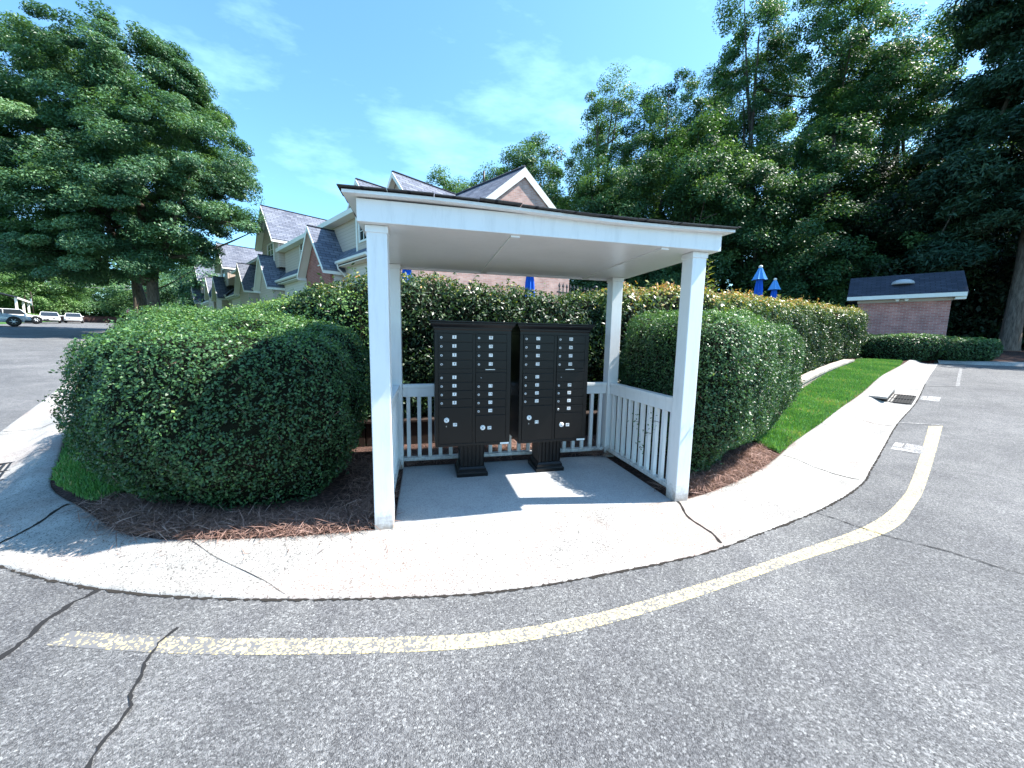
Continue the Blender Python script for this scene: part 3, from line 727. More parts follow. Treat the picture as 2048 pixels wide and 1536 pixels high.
# beam boxing under the roof
b = MB()
b.box((-.05, -.06, 2.282), (2.885, -.035, 2.432)); fr = b.build('fascia', M['white'], SH, .003)
b = MB(); b.box((-.05, D+p+.035, 2.26), (2.885, D+p+.06, 2.432)); b.build('fascia', M['white'], SH, .003)
for x in (-.05, 2.86):
    b = MB(); b.box((x, -.034, 2.283), (x+.025, D+p+.034, 2.431)); b.build('fascia', M['white'], SH, .003)
b = MB(); b.box((-.024, -.034, 2.281), (2.859, D+p+.034, 2.30))
for x in (1.07, 2.36): b.box((x-.035, -.033, 2.266), (x+.035, D+p+.033, 2.2805))
b.build('ceiling', M['ceiling'], SH)
b = MB()  # roof deck overhanging, low pitch to the back
def roofz(x, y): return 2.434+.012*math.sin(x*2.1+.6)+.045*(y+.12)/1.8-.004*x
nx = 24
for y0, y1 in ((-.125, 1.72),):
    lo = [(-.128+3.083*k/nx, y0, roofz(-.128+3.083*k/nx, y0)) for k in range(nx+1)]; hi = [(q[0], y1, roofz(q[0], y1)) for q in lo]
    for a, c, d_, e in zip(lo[:-1], lo[1:], hi[1:], hi[:-1]):
        bt = [Vector(q) for q in (a, c, d_, e)]
        b.loft([bt, [q+Vector((0, 0, .020)) for q in bt]])
b.build('roof_deck', M['white'], SH)
b = MB(); r = random.Random(5)
for row in range(12):
    y0 = -.155+row*.158; y1 = y0+.20
    x = -.145-r.uniform(0, .01)
    while x < 2.97:
        x2 = min(x+.31, 2.985); dz = .021+r.uniform(0, .007)+.004*(row % 2); yj = r.uniform(-.012, .006)
        pts = [(x, y0+yj, roofz(x, y0)+dz+.006), (x2-.004, y0+yj+r.uniform(-.006, .006), roofz(x2, y0)+dz+.006), (x2-.004, y1, roofz(x2, y1)+dz-.002), (x, y1, roofz(x, y1)+dz-.002)]
        bt = [Vector(q) for q in pts]
        b.loft([bt, [q+Vector((0, 0, .006)) for q in bt]])
        x = x2
b.build('shingles', M['shingle_s'], SH)
# railings: left, right and back
def railing(a, c, axis):
    R_ = MB()
    rail = thing('railing', None, None); rail.parent = SH
    L_ = abs(c[0]-a[0]) if axis == 'x' else abs(c[1]-a[1])
    def bx(u0, u1, w0, w1, z0, z1, nm, bev=.004):
        m = MB()
        if axis == 'x': m.box((a[0]+u0, a[1]+w0, z0), (a[0]+u1, a[1]+w1, z1))
        else: m.box((a[0]+w0, a[1]+u0, z0), (a[0]+w1, a[1]+u1, z1))
        return m.build(nm, M['white'], rail, bev)
    bx(0, L_, -.045, .045, .930, .968, 'cap_rail')
    bx(0, L_, -.030, .030, .825, .929, 'top_rail')
    bx(0, L_, -.035, .035, .072, .112, 'bottom_rail')
    n = int(round(L_/.122)); st = L_/n
    for k in range(n):
        u = st*(k+.5)
        bx(u-.021, u+.021, -.020, .020, .1125, .8245, 'baluster', .002)
railing((p+.001, D+.07), (W-p-.001, D+.07), 'x')
railing((.07, p+.001), (.07, D-.001), 'y')
railing((W-.07, p+.001), (W-.07, D-.001), 'y')

# ------------------------------------------------------------------ mailbox pedestals
def text_tris(txt, size):
    cu = bpy.data.curves.new('t', 'FONT'); cu.body = txt; cu.size = size; cu.align_x = 'CENTER'; cu.align_y = 'CENTER'; cu.resolution_u = 3
    o = bpy.data.objects.new('t', cu); COL.objects.link(o)
    bpy.context.view_layer.update()
    ev = o.evaluated_get(bpy.context.evaluated_depsgraph_get()); me = ev.to_mesh()
    V = [tuple(v.co) for v in me.vertices]; Fs = [tuple(q.vertices) for q in me.polygons]
    ev.to_mesh_clear(); bpy.data.objects.remove(o); bpy.data.curves.remove(cu)
    return V, Fs
def plate(parent, x, z, y, txt, w=.040, h=.034):
    b = MB(); b.box((x-w/2, y-.003, z-h/2), (x+w/2, y, z+h/2), 0)
    V, Fs = text_tris(txt, .031 if len(txt) > 1 else .036)
    i = b.pts([(x+v[0]*1.05, y-.0040, z+v[1]) for v in V])
    for f in Fs: b.f.append(tuple(i+k for k in f)); b.m.append(1); b.sm.append(False)
    return b.build('number_plate', [M['label'], M['ink']], parent)
def lock(parent, x, z, y, r=.0125):
    b = MB(); b.lathe([(r, 0), (r, .005), (r*.82, .008), (r*.45, .008), (r*.42, .005)], (x, y, z), 18, 0, 'y')
    b.lathe([(r*.42, .0052), (r*.3, .0054)], (x, y, z), 10, 1, 'y')
    return b.build('lock', [M['silver'], M['black2']], parent)
def biglock(parent, x, z, y):
    r = .027
    b = MB(); b.lathe([(r, 0), (r, .006), (r*.9, .009), (r*.5, .009)], (x, y, z), 28, 0, 'y')
    b.lathe([(r*.36, .009), (r*.36, .015), (r*.28, .017)], (x, y, z), 18, 1, 'y')
    b.lathe([(r*.15, .0172), (r*.1, .0176)], (x, y, z), 8, 2, 'y')
    for a in (-2.3, -1.57, -.84):      # marks round the dial
        cx, cz = x+.75*r*math.cos(a), z-.75*r*math.sin(a)
        b.box((cx-.003, y-.0098, cz-.0022), (cx+.003, y-.0091, cz+.0022), 2)
    return b.build('lock', [M['label'], M['silver'], M['ink']], parent)
def mailbox(x0, yf, label, col1, col2, rz=0.):
    """cluster box on a fluted pedestal; front face at local y=0"""
    t = thing('mailbox_unit', label, 'mailbox', (x0, yf, .006), rz, 'mailbox units under the shelter')
    Wd_, Dp, z0, z1 = .79, .43, .36, 1.545
    b = MB(); b.box((0, .006, z0), (Wd_, Dp, z1)); b.build('cabinet', M['black'], t, .006)
    b = MB()  # frame round the doors
    for q in (((0,0,z0),(.034,.0062,z1)), ((Wd_-.046,0,z0),(Wd_,.0062,z1)), ((.034,0,z0),(Wd_-.046,.0062,z0+.03)), ((.034,0,z1-.012),(Wd_-.046,.0062,z1)), ((.385,0,z0+.03),(.415,.0062,z1-.012))): b.box(*q)
    b.build('front_frame', M['black'], t, .002)
    b = MB()  # crown moulding
    pr = [(0, 1.545), (.0, 1.575), (.008, 1.590), (.008, 1.602), (.028, 1.625), (.036, 1.637), (.036, 1.648), (.046, 1.655), (.046, 1.668)]
    b.loft([[(-o, -o, z), (Wd_+o, -o, z), (Wd_+o, Dp+o, z), (-o, Dp+o, z)] for o, z in pr])
    b.build('crown_moulding', M['black'], t, .002)
    b = MB()  # fluted pedestal
    px0, px1, py0, py1 = .265, .525, .08, .34
    fl = []
    n = 6; w = (px1-px0)/n
    ring = []
    for k in range(n):
        ring += [(px0+k*w, py0), (px0+k*w+w*.55, py0), (px0+k*w+w*.6, py0+.014), (px0+k*w+w*.95, py0+.014)]
    ring += [(px1, py0)]
    for k in range(n):
        ring += [(px1, py0+.004+k*w), (px1, py0+k*w+w*.55), (px1-.014, py0+k*w+w*.6), (px1-.014, py0+k*w+w*.95)]
    ring += [(px1, py1), (px0, py1)]
    for k in reversed(range(n)):
        ring += [(px0+.014, py0+k*w+w*.95), (px0+.014, py0+k*w+w*.6), (px0, py0+k*w+w*.55), (px0, py0+k*w+.006)]
    b.loft([[(x, y, .10) for x, y in ring], [(x, y, z0) for x, y in ring]])
    b.build('pedestal', M['black'], t)
    b = MB()
    cx, cy = (px0+px1)/2, (py0+py1)/2
    b.loft([[(cx-h, cy-h, z), (cx+h, cy-h, z), (cx+h, cy+h, z), (cx-h, cy+h, z)] for h, z in ((.168, 0), (.168, .042), (.160, .050), (.150, .052), (.150, .082), (.142, .092), (.135, .104))])
    b.build('pedestal_base', M['black'], t, .003)
    def door(u0, u1, zc, h, nm='mail_door'):
        m = MB(); m.box((u0, -.006, zc-h/2), (u1, .0058, zc+h/2)); return m.build(nm, M['black'], t, .0025)
    ups = [1.499, 1.409, 1.318, 1.227]
    for ci, (u0, u1, spec) in enumerate(((.037, .382, col1), (.418, .741, col2))):
        lx, nx_ = u0+.030, u0+.160
        if ci == 0:
            rows = ups+[1.089, 1.001, .913, .825]
            for z, tx in zip(rows, spec[:8]):
                d = door(u0, u1, z, .084); lock(d, lx, z, -.006); plate(d, nx_, z+.006, -.006, tx)
            m = MB(); m.box((u0, -.003, 1.138), (u1, .0058, 1.180)); m.build('blank_panel', M['black'], t, .002)
            d = door(u0, u1, .586, .385, 'parcel_door'); biglock(d, u0+.078, .648, -.006); plate(d, u0+.165, .598, -.006, spec[8])
            b2 = MB(); b2.box((u0+.073, -.0075, .575), (u0+.079, -.006, .587)); b2.build('keyhole', M['silver'], d)
        else:
            for z, tx in zip(ups, spec[:4]):
                d = door(u0, u1, z, .084); lock(d, lx, z, -.006); plate(d, nx_-.005, z+.006, -.006, tx)
            d = door(u0, u1, 1.163, .030, 'mail_slot')
            b2 = MB(); b2.box((u0+.10, -.016, 1.170), (u0+.20, -.006, 1.178)); b2.build('slot_handle', M['silver'], d)
            d = door(u0, u1, 1.090, .105, 'access_panel'); lock(d, u0+.055, 1.088, -.006, .005)
            for z, tx in zip((.996, .910, .821, .732), spec[4:8]):
                d = door(u0, u1, z, .080); lock(d, lx, z, -.006); plate(d, nx_-.005, z+.006, -.006, tx)
            d = door(u0, u1, .542, .292, 'parcel_door'); biglock(d, u0+.075, .556, -.006); plate(d, u0+.148, .552, -.006, spec[8])
            b2 = MB(); b2.lathe([(.0055, 0), (.0055, .001)], (u0+.07, -.006, .478), 10, 0, 'y'); b2.build('keyhole', M['black2'], d)
    b = MB(); b.box((Wd_-.105, -.003, z0+.005), (Wd_-.008, -.0005, z0+.024)); b.box((Wd_-.10, -.0045, z0+.011), (Wd_-.03, -.0032, z0+.013), 1)
    b.build('sticker', [M['label'], M['silver']], t)
    return t
mailbox(.488, .95, 'black cluster mailbox under the shelter with doors numbered 1 to 16', ['1','2','3','4','5','6','7','8','1P'], ['9','10','11','12','13','14','15','16','2P'])
mailbox(1.375, .945, 'black cluster mailbox under the shelter with doors numbered 17 to 32', ['17','18','19','20','21','22','23','24','P3'], ['25','26','27','28','29','30','31','32','4P'], rad(.6))
# ------------------------------------------------------------------ hedges
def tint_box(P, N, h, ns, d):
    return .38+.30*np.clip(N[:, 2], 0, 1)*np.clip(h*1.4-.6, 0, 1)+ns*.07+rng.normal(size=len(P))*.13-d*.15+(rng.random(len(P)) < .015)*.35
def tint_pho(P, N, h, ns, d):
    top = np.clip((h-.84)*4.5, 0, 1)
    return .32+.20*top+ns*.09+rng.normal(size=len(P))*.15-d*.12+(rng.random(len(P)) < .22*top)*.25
clip = [(.34, .0), (.24, .10), (.10, .27), (.02, .46), (0, .66), (.05, .83), (.15, .93), (.30, .98), (.6, 1.0)]
clip2 = [(.62, .0), (.44, .10), (.20, .27), (.04, .46), (0, .66), (.05, .84), (.13, .94), (.26, .985), (.55, 1.0)]
boxy = [(.22, .0), (.10, .10), (.02, .35), (0, .6), (.0, .8), (.06, .91), (.16, .97), (.34, 1.0)]
hedge('boxwood_hedge', 'large rounded green hedge left of the mailbox shelter', 'hedge',
  [(-.26,.85),(-.36,.38),(-.9,.13),(-1.6,.21),(-2.3,.68),(-2.86,1.5),(-3.25,2.5),(-3.8,3.6),(-4.5,4.8),(-5.5,6.5),(-5.0,7.2),(-3.9,5.6),(-2.6,3.9),(-1.3,2.7),(-.45,2.1),(-.25,1.5)],
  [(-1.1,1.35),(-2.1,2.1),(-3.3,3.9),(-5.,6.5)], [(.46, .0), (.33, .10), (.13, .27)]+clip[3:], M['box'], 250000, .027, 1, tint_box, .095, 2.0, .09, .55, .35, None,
  lambda x, y: 1.50+.30*np.clip((y-.9+.25*(x+1))*.6, 0, 1)-.16*np.clip((-x-3.2)/3, 0, 1), 0, .05, twigs=1400)
hedge('holly_hedge', 'tall green hedge row behind the rounded hedge beside the left road', 'hedge',
  [(-.4,2.2),(-1.2,2.5),(-2.3,3.5),(-3.4,5.0),(-4.6,6.9),(-5.3,8.6),(-4.5,9.1),(-3.2,7.2),(-2.0,5.4),(-.9,4.1),(-.1,3.4)],
  [(-.6,2.8),(-1.8,4.1),(-3.,5.9),(-4.6,8.2)], boxy, M['box'], 70000, .040, 2, lambda *a: tint_box(*a)+.22, .07, 1.8, .1, .5, .4, None,
  lambda x, y: 2.06-.22*np.clip((-x-.8)/4, 0, 1), 0, .10)
hedge('photinia_hedge', 'tall hedge with orange new leaves straight behind the mailboxes', 'hedge',
  [(-1.3,2.6),(-.3,2.35),(1.2,2.45),(2.6,2.5),(3.6,2.75),(3.7,3.4),(2.2,3.45),(.2,3.4),(-1.2,3.4)],
  [(-.8,3.0),(1.,2.95),(3.1,3.05)], boxy, M['photinia'], 62000, .058, 3, tint_pho, .10, 2.4, .12, .40, .25, None,
  lambda x, y: 2.34-.05*np.clip(x+.3, 0, 3)-.16*np.clip((-x-.2)*2., 0, 1), 0, .12)
hedge('boxwood_hedge', 'rounded green hedge right of the mailbox shelter', 'hedge',
  [(2.90,.5),(2.94,.10),(3.4,.06),(4.2,.45),(5.0,.95),(5.85,1.5),(6.3,2.1),(5.7,2.75),(4.6,2.5),(3.6,2.15),(2.98,1.7)],
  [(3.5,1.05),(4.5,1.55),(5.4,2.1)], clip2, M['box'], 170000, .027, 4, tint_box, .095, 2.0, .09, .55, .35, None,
  lambda x, y: 1.74+.16*np.clip((y-.7)*.8, 0, 1)-.08*np.clip((x-4.7)/1.5, 0, 1), 0, .05, twigs=1600)
hedge('photinia_hedge', 'long hedge with yellow and orange tips above the block wall on the right', 'hedge',
  [(3.1,2.5),(5.6,2.95),(7.4,3.72),(9.4,4.8),(12.,6.05),(14.6,7.25),(17.3,8.3),(18.0,9.1),(17.0,9.5),(13.8,8.2),(11.,7.),(8.3,5.8),(5.5,4.6),(3.2,3.6)],
  [(3.7,3.05),(6.,3.9),(9.,5.3),(12.4,6.9),(17.1,8.85)], boxy, M['photinia'], 105000, .072, 5, lambda P, N, h, ns, d: tint_pho(P, N, h, ns, d)+.30*np.clip((h-.72)*4, 0, 1), .11, 2.0, .12, .42, .25, None,
  lambda x, y: 2.34+.10*np.clip((x-3.5)/3., 0, 1)-.42*np.clip((x-8.)/7.5, 0, 1), 0, .14)
for lab, c, rx, ry, a, h in (('low dark clipped shrub in front of the brick shed, nearest the long hedge', (18.7,8.0), 1.35, .85, -.75, 1.0), ('low dark clipped shrub in front of the brick shed, nearest the pine trunk', (19.95,6.85), .95, .7, -.75, .85)):
    pl = [(c[0]+rx*math.cos(q)*math.cos(a)-ry*math.sin(q)*math.sin(a), c[1]+rx*math.cos(q)*math.sin(a)+ry*math.sin(q)*math.cos(a)) for q in np.linspace(0, 2*math.pi, 13)[:-1]]
    sp = [(c[0]-rx*.45*math.cos(a), c[1]-rx*.45*math.sin(a)), (c[0]+rx*.45*math.cos(a), c[1]+rx*.45*math.sin(a))]
    hedge('low_shrub', lab, 'shrub', pl, sp, clip, M['box'], 16000, .06, int(c[0]*7), tint_box, .06, 2., .1, .5, .35, 'shrubs in front of the shed', lambda x, y, h=h: h+0*x)
# sapling shooting above the hedge, right of the shelter
def sapling(label, loc, hts, seed):
    t = thing('sapling', label, 'plant', loc); b = MB(); r = random.Random(seed); P = []; N = []; S = []
    for dx, dy, h in hts:
        path = [(0, 0, 0), (dx*.5, dy*.5, h*.5), (dx, dy, h)]
        b.tube(path, [.012, .008, .003], 5)
        n = int((h-1.7)/.05)
        for k in range(max(4, n)):
            f = 1-k*.05/h
            for s in (-1, 1):
                a = k*1.9+(0 if s > 0 else math.pi)
                d = np.array([math.cos(a), math.sin(a), .35]); L_ = .10+.05*min(1, k/4)
                P.append(np.array([dx*f, dy*f, h*f])+d*L_*.5); N.append(np.cross(d, [-d[1], d[0], 0])+np.array([0, 0, .2])); S.append((d, L_))
    b.build('stem', M['bark'], t)
    leaf_mesh('foliage', np.array(P), np.array(N), np.array([q[1] for q in S]), .75+rng.normal(size=len(P))*.1, M['photinia'], .42, .05, t, np.array([q[0] for q in S])*5)
    return t
sapling('pale leafy sapling poking up above the hedge right of the shelter', (6.0, 3.75, .02), [(0, 0, 3.12), (-.28, -.05, 2.8), (.22, .05, 2.72), (-.42, 0, 2.62)], 3)
# leafy sprigs growing through the right railing
t = thing('hedge_sprig', 'small green sprigs poking through the right railing', 'plant', (2.66, .62, .0))
pp = np.vstack([np.array([0, y, z])+rng.normal(size=(13, 3))*np.array([.03, .035, .05]) for y, z in ((0, .36), (-.10, .55), (.12, .62), (-.22, .70))])
leaf_mesh('foliage', pp, rng.normal(size=(len(pp), 3)), .028, np.full(len(pp), .5), M['box'], .6, .1, t)
b = MB()
for y, z in ((0, .36), (-.10, .55), (.12, .62), (-.22, .70)): b.tube([(.20, y+.02, z-.06), (.0, y, z)], [.003, .002], 4)
b.build('stem', M['bark'], t)

# ------------------------------------------------------------------ trees
def ell(c, r, k=1., kz=.85): return (c, (r*k, r*k, r*kz))
z0 = float(zt(-19.55, 30.91))
oc = np.array([-19.55, 30.91, z0])
def rel(bl, o): return [((b[0][0]-o[0], b[0][1]-o[1], b[0][2]-o[2]), b[1]) for b in bl]
tree('oak_tree', 'huge dark green oak standing beside the left road, nearest of the trees there', tuple(oc),
  rel([ell((-21.5,33.6,19.6),5.4), ell((-16.9,30.8,14.2),4.7), ell((-25.,32.4,13.2),5.6), ell((-19.,30.6,10.6),4.9), ell((-15.6,31.,12.),2.8), ell((-22.1,30.1,9.0),4.4), ell((-19.2,34,19.6),4.2), ell((-13.0,28.9,10.0),1.5), ell((-11.9,28.7,9.2),1.0), ell((-24.5,30.5,6.8),3.4,1,.6), ell((-21.,29.5,6.4),3.2,1,.6), ell((-17.5,30.,7.3),3.0,1,.6), ell((-27.,32.,7.6),3.4,1,.6)], oc),
  [([(0,0,-.3),(.1,0,3),(-.3,.4,8),(-1.4,1.5,15)], .48, .08), ([(-.2,0,4.),(-2.5,.5,8),(-5,1,13)], .26, .05), ([(.1,0,4.5),(2,-.2,8.5),(3,0,12.5)], .24, .05)], M['oak'], M['bark'], 720, 640, .92, .19, 31, .6, .42, None, .5, 16, -.6)
oc = np.array([-22.42, 34.71, float(zt(-22.42, 34.71))])
tree('oak_tree', 'dark green oak whose trunk stands just left of the nearest oak trunk', tuple(oc),
  rel([ell((-28.3,36.3,19.),6.2), ell((-30.4,34.5,11.8),5.2), ell((-25.5,36.5,15.5),5.), ell((-29.4,37,22.9),2.4), ell((-31.,36.,17.),4.6), ell((-29.,35.,7.2),3.8,1,.6), ell((-33.,37.,8.5),4.)], oc),
  [([(0,0,-.3),(-.1,0,3),(-1.2,.4,8),(-4,1.5,15)], .42, .08), ([(-.3,0,4.5),(-3.5,.3,8),(-7,0,11)], .22, .05)], M['oak'], M['bark'], 430, 460, 1.0, .20, 32, .6, .42, None, .5, 12, -.6)
oc = np.array([-26.86, 40.94, float(zt(-26.86, 40.94))])
tree('oak_tree', 'slender far oak left of the two big trunks beside the road', tuple(oc),
  [ell((-1,0,9.5),4.2), ell((1.6,1,8),3.2)], [([(0,0,-.3),(.1,0,4),(-.4,.3,10)], .34, .06)], M['oak'], M['bark'], 110, 220, 1.1, .32, 33, .45, .45, None, .5, 8, -.6)
def simple_tree(name, label, x, y, top, r, mat, seed, low=.30, leaf=.2, ncl=110, per=170, cr=.8, group=None, bark='bark', flat=.7, wob=1.):
    z = float(zt(x, y)); h = top-z; q = random.Random(seed); r = r*1.18
    zc = h*(low+1)/2; rz = h*(1-low)/2
    bl = []
    for i in range(11):
        f = (i+.5)/11
        prof = math.sin(math.pi*min(1, .18+f*.80))**.7
        bl.append(((q.uniform(-.5,.5)*r*wob*(.35+prof), q.uniform(-.5,.5)*r*wob*(.35+prof), h*low+(1-low)*h*(.06+.86*f)), (r*(.25+.75*prof)*q.uniform(.6,1.05), r*(.25+.75*prof)*q.uniform(.6,1.05), rz*q.uniform(.2,.32))))
    return tree(name, label, (x, y, z), bl, [([(0,0,-.3),(q.uniform(-.3,.3),q.uniform(-.3,.3),h*.35),(q.uniform(-.6,.6),q.uniform(-.6,.6),h*.85)], .016*h, .04)], mat, M[bark], int(ncl*1.75), int(per*2.4), cr*1.05, leaf*.84, seed, flat, .5, group, .45, 10, -.8)
G_ = 'tall trees behind the pool fence'
simple_tree('leafy_tree', 'round light green treetop peeking above the dark townhouse ridge', 3.7, 61.8, 28.6, 6.0, M['lime'], 41, .25, .34, 150, 130, 1.3)
simple_tree('leafy_tree', 'dull green tree right behind the brick gable peak', 13.2, 40.5, 23., 6.4, M['ash'], 42, .12, .26, 170, 160, 1.1, G_)
simple_tree('leafy_tree', 'mid green treetop rising over the roof slope left of the brick gable peak', 9.2, 43., 22.4, 5.2, M['ash'], 48, .12, .28, 130, 140, 1.1, G_)
simple_tree('leafy_tree', 'yellow green tree with pointed top, leftmost of the tall wood', 15.6, 29.4, 23.6, 4.2, M['lime'], 43, .22, .19, 120, 170, .8, G_)
simple_tree('leafy_tree', 'broad mid green tree between the yellow green tree and the tallest trees', 19.9, 26.4, 22.8, 4.8, M['ash'], 44, .2, .19, 140, 180, .8, G_)
simple_tree('leafy_tree', 'tallest dark green tree reaching out of the top of the photo above the umbrellas', 27.2, 25.4, 31.5, 5.0, M['ash'], 45, .28, .2, 190, 180, .9, G_)
simple_tree('leafy_tree', 'tall dark tree with gaps of sky, left of the pine at the edge', 31.6, 22.2, 29.6, 4.8, M['ash'], 46, .3, .2, 170, 170, .85, G_)
simple_tree('leafy_tree', 'tall grey green tree behind the pine, above the brick shed', 36.2, 20.2, 25.0, 4.4, M['ash'], 47, .25, .2, 140, 170, .85, G_)
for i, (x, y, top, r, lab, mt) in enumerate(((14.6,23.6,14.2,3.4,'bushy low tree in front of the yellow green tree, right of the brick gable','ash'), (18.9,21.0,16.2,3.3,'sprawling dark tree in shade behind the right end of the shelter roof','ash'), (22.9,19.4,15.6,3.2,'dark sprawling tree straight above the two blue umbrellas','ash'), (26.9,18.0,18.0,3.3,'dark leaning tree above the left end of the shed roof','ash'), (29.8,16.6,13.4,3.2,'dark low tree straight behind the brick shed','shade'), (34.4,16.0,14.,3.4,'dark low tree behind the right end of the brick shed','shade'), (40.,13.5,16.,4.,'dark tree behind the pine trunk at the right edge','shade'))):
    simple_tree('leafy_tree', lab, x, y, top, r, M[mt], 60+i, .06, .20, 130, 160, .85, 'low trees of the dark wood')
# second rank closing the wood
for i, (x, y, top, r, lab) in enumerate(((24.,33.,22.,5.,'dim tree deep in the wood behind the broad green tree'), (31.,31.,25.,5.,'dim tree deep in the wood behind the tallest tree'), (38.,27.,25.,5.,'dim tree deep in the wood left of the pine crown'), (45.,20.,22.,5.,'dim tree deep in the wood behind the pine crown'), (19.,35.,18.,4.5,'dim tree deep in the wood behind the yellow green tree'))):
    simple_tree('leafy_tree', lab, x, y, top, r, M['ash'], 80+i, .02, .30, 100, 110, 1.3, 'dim trees deep in the wood')
# pine at the right edge
pc = np.array([30.6, 10.4, float(zt(30.6, 10.4))]); q = random.Random(9); bl = []
for i in range(34):
    h = 6.2+i*.48; a = i*2.4; rr_ = (5.2-.18*(h-6))*q.uniform(.5, 1.)
    bl.append(((rr_*math.cos(a)*.85, rr_*math.sin(a)*.85, h-.35*rr_), (1.85, 1.85, 1.05)))
tree('pine_tree', 'dark drooping pine with bare pale trunk at the right edge', tuple(pc), bl, [([(0,0,-.3),(.05,0,2.6),(.3,.1,8),(.4,.2,15),(.3,.2,22.5)], .40, .06)], M['pine'], M['bark_l'], 620, 420, .85, .27, 51, .65, .26, None, .35, 22, -1., None)
simple_tree('leafy_tree', 'dark tree past the right edge that shades the far end of the lot', 31.2, 3.4, 15., 3.2, M['ash'], 77, .3, .26, 90, 110, 1.1)
# undergrowth closing the foot of the wood
def undergrowth(pts, n, seed, hmax, depth, mat, size):
    r = np.random.default_rng(seed); P = catmull(np.array(pts, float), .4); k = r.integers(0, len(P), n)
    q = P[k]+r.normal(size=(n, 2))*depth
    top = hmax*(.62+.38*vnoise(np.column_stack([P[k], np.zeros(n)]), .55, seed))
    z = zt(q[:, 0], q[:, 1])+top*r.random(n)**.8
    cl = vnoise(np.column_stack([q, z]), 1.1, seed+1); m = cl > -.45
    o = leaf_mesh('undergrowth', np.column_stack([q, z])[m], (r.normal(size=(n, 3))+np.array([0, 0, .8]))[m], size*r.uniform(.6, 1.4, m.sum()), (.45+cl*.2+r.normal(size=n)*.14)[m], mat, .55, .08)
    o['kind'] = 'stuff'; return o
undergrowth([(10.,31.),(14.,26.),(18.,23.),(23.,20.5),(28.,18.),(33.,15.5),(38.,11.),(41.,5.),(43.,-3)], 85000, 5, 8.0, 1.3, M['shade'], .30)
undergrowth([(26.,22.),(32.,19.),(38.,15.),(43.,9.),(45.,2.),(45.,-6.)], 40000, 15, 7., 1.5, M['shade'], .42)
# garden trees and bushes far along the left road
simple_tree('leafy_tree', 'pale green bushy tree behind the white house at the left edge', -60., 71., 15., 4.6, M['lime'], 91, .05, .3, 110, 130, 1.1)
for i, (x, y, top, r, lab, mt) in enumerate(((-78.,92.,17.,7.,'green tree behind the parked sedans, left one','ash'), (-66.,96.,15.,7.,'green tree behind the parked sedans, right one','ash'), (-52.,92.,16.,7.,'green tree behind the stop sign','ash'), (-40.,80.,15.,6.,'dark green tree right of the oak trunks','oak'), (-92.,90.,18.,8.,'far green tree above the white car','ash'), (-33.,66.,12.,4.5,'dark green tree in front of the far townhouses','oak'))):
    simple_tree('leafy_tree', lab, x, y, top, r, M[mt], 95+i, .02, .42, 110, 110, 1.6, 'trees at the end of the left road', wob=1.2)
undergrowth([(-130.,70.),(-100.,88.),(-80.,98.),(-60.,103.),(-40.,98.),(-20.,100)], 26000, 8, 9., 2.2, M['ash'], .75)
def round_bush(label, x, y, r, h, seed, mat='box'):
    pl = [(x+r*math.cos(a), y+r*math.sin(a)) for a in np.linspace(0, 2*math.pi, 11)[:-1]]
    return hedge('round_bush', label, 'bush', pl, [(x, y)], clip, M[mat], 4000, .12, seed, lambda *a: tint_box(*a)+.2, .08, 1.5, .12, .5, .4, None, lambda x, y: h+0*x)
round_bush('clipped round green bush beside the left driveway', -49.3, 58.8, .85, 1.1, 71)
# ------------------------------------------------------------------ townhouses
HA = math.atan2(.5446, .8387); NVv = (.8387, .5446); SVv = (-.5446, .8387)
def hroot(label, u0, dz=0., group='row of townhouses'):
    t = thing('townhouse', label, 'house', (-5.8+SVv[0]*u0, 20.85+SVv[1]*u0, dz), HA, group)
    return t
def roofslab(b, a, c, d, e, th=.09, m=0):
    """a-c along the eave, e-d along the ridge"""
    q = [Vector(v) for v in (a, c, d, e)]
    b.loft([q, [v+Vector((0, 0, th)) for v in q]], m)
def window(t, v, u, zc, w, h, muntin=(2, 3), double=False):
    f = MB(); o = .02
    x1 = v-.05
    for a in ((u-w/2-.09, u-w/2, zc-h/2-.09, zc+h/2+.09), (u+w/2, u+w/2+.09, zc-h/2-.09, zc+h/2+.09), (u-w/2, u+w/2, zc+h/2, zc+h/2+.09), (u-w/2, u+w/2, zc-h/2-.09, zc-h/2)):
        f.box((x1, a[0], a[2]), (v+.02, a[1], a[3]))
    for k in range(1, muntin[0]): f.box((x1+.02, u-w/2+w*k/muntin[0]-.018, zc-h/2), (v-.005, u-w/2+w*k/muntin[0]+.018, zc+h/2))
    for k in range(1, muntin[1]): f.box((x1+.026, u-w/2, zc-h/2+h*k/muntin[1]-.014), (v-.008, u+w/2, zc-h/2+h*k/muntin[1]+.014))
    fo_ = f.build('window', M['trim'], t)
    g = MB(); g.box((v-.004, u-w/2, zc-h/2), (v+.015, u+w/2, zc+h/2)); g.build('pane', M['glass'], fo_)
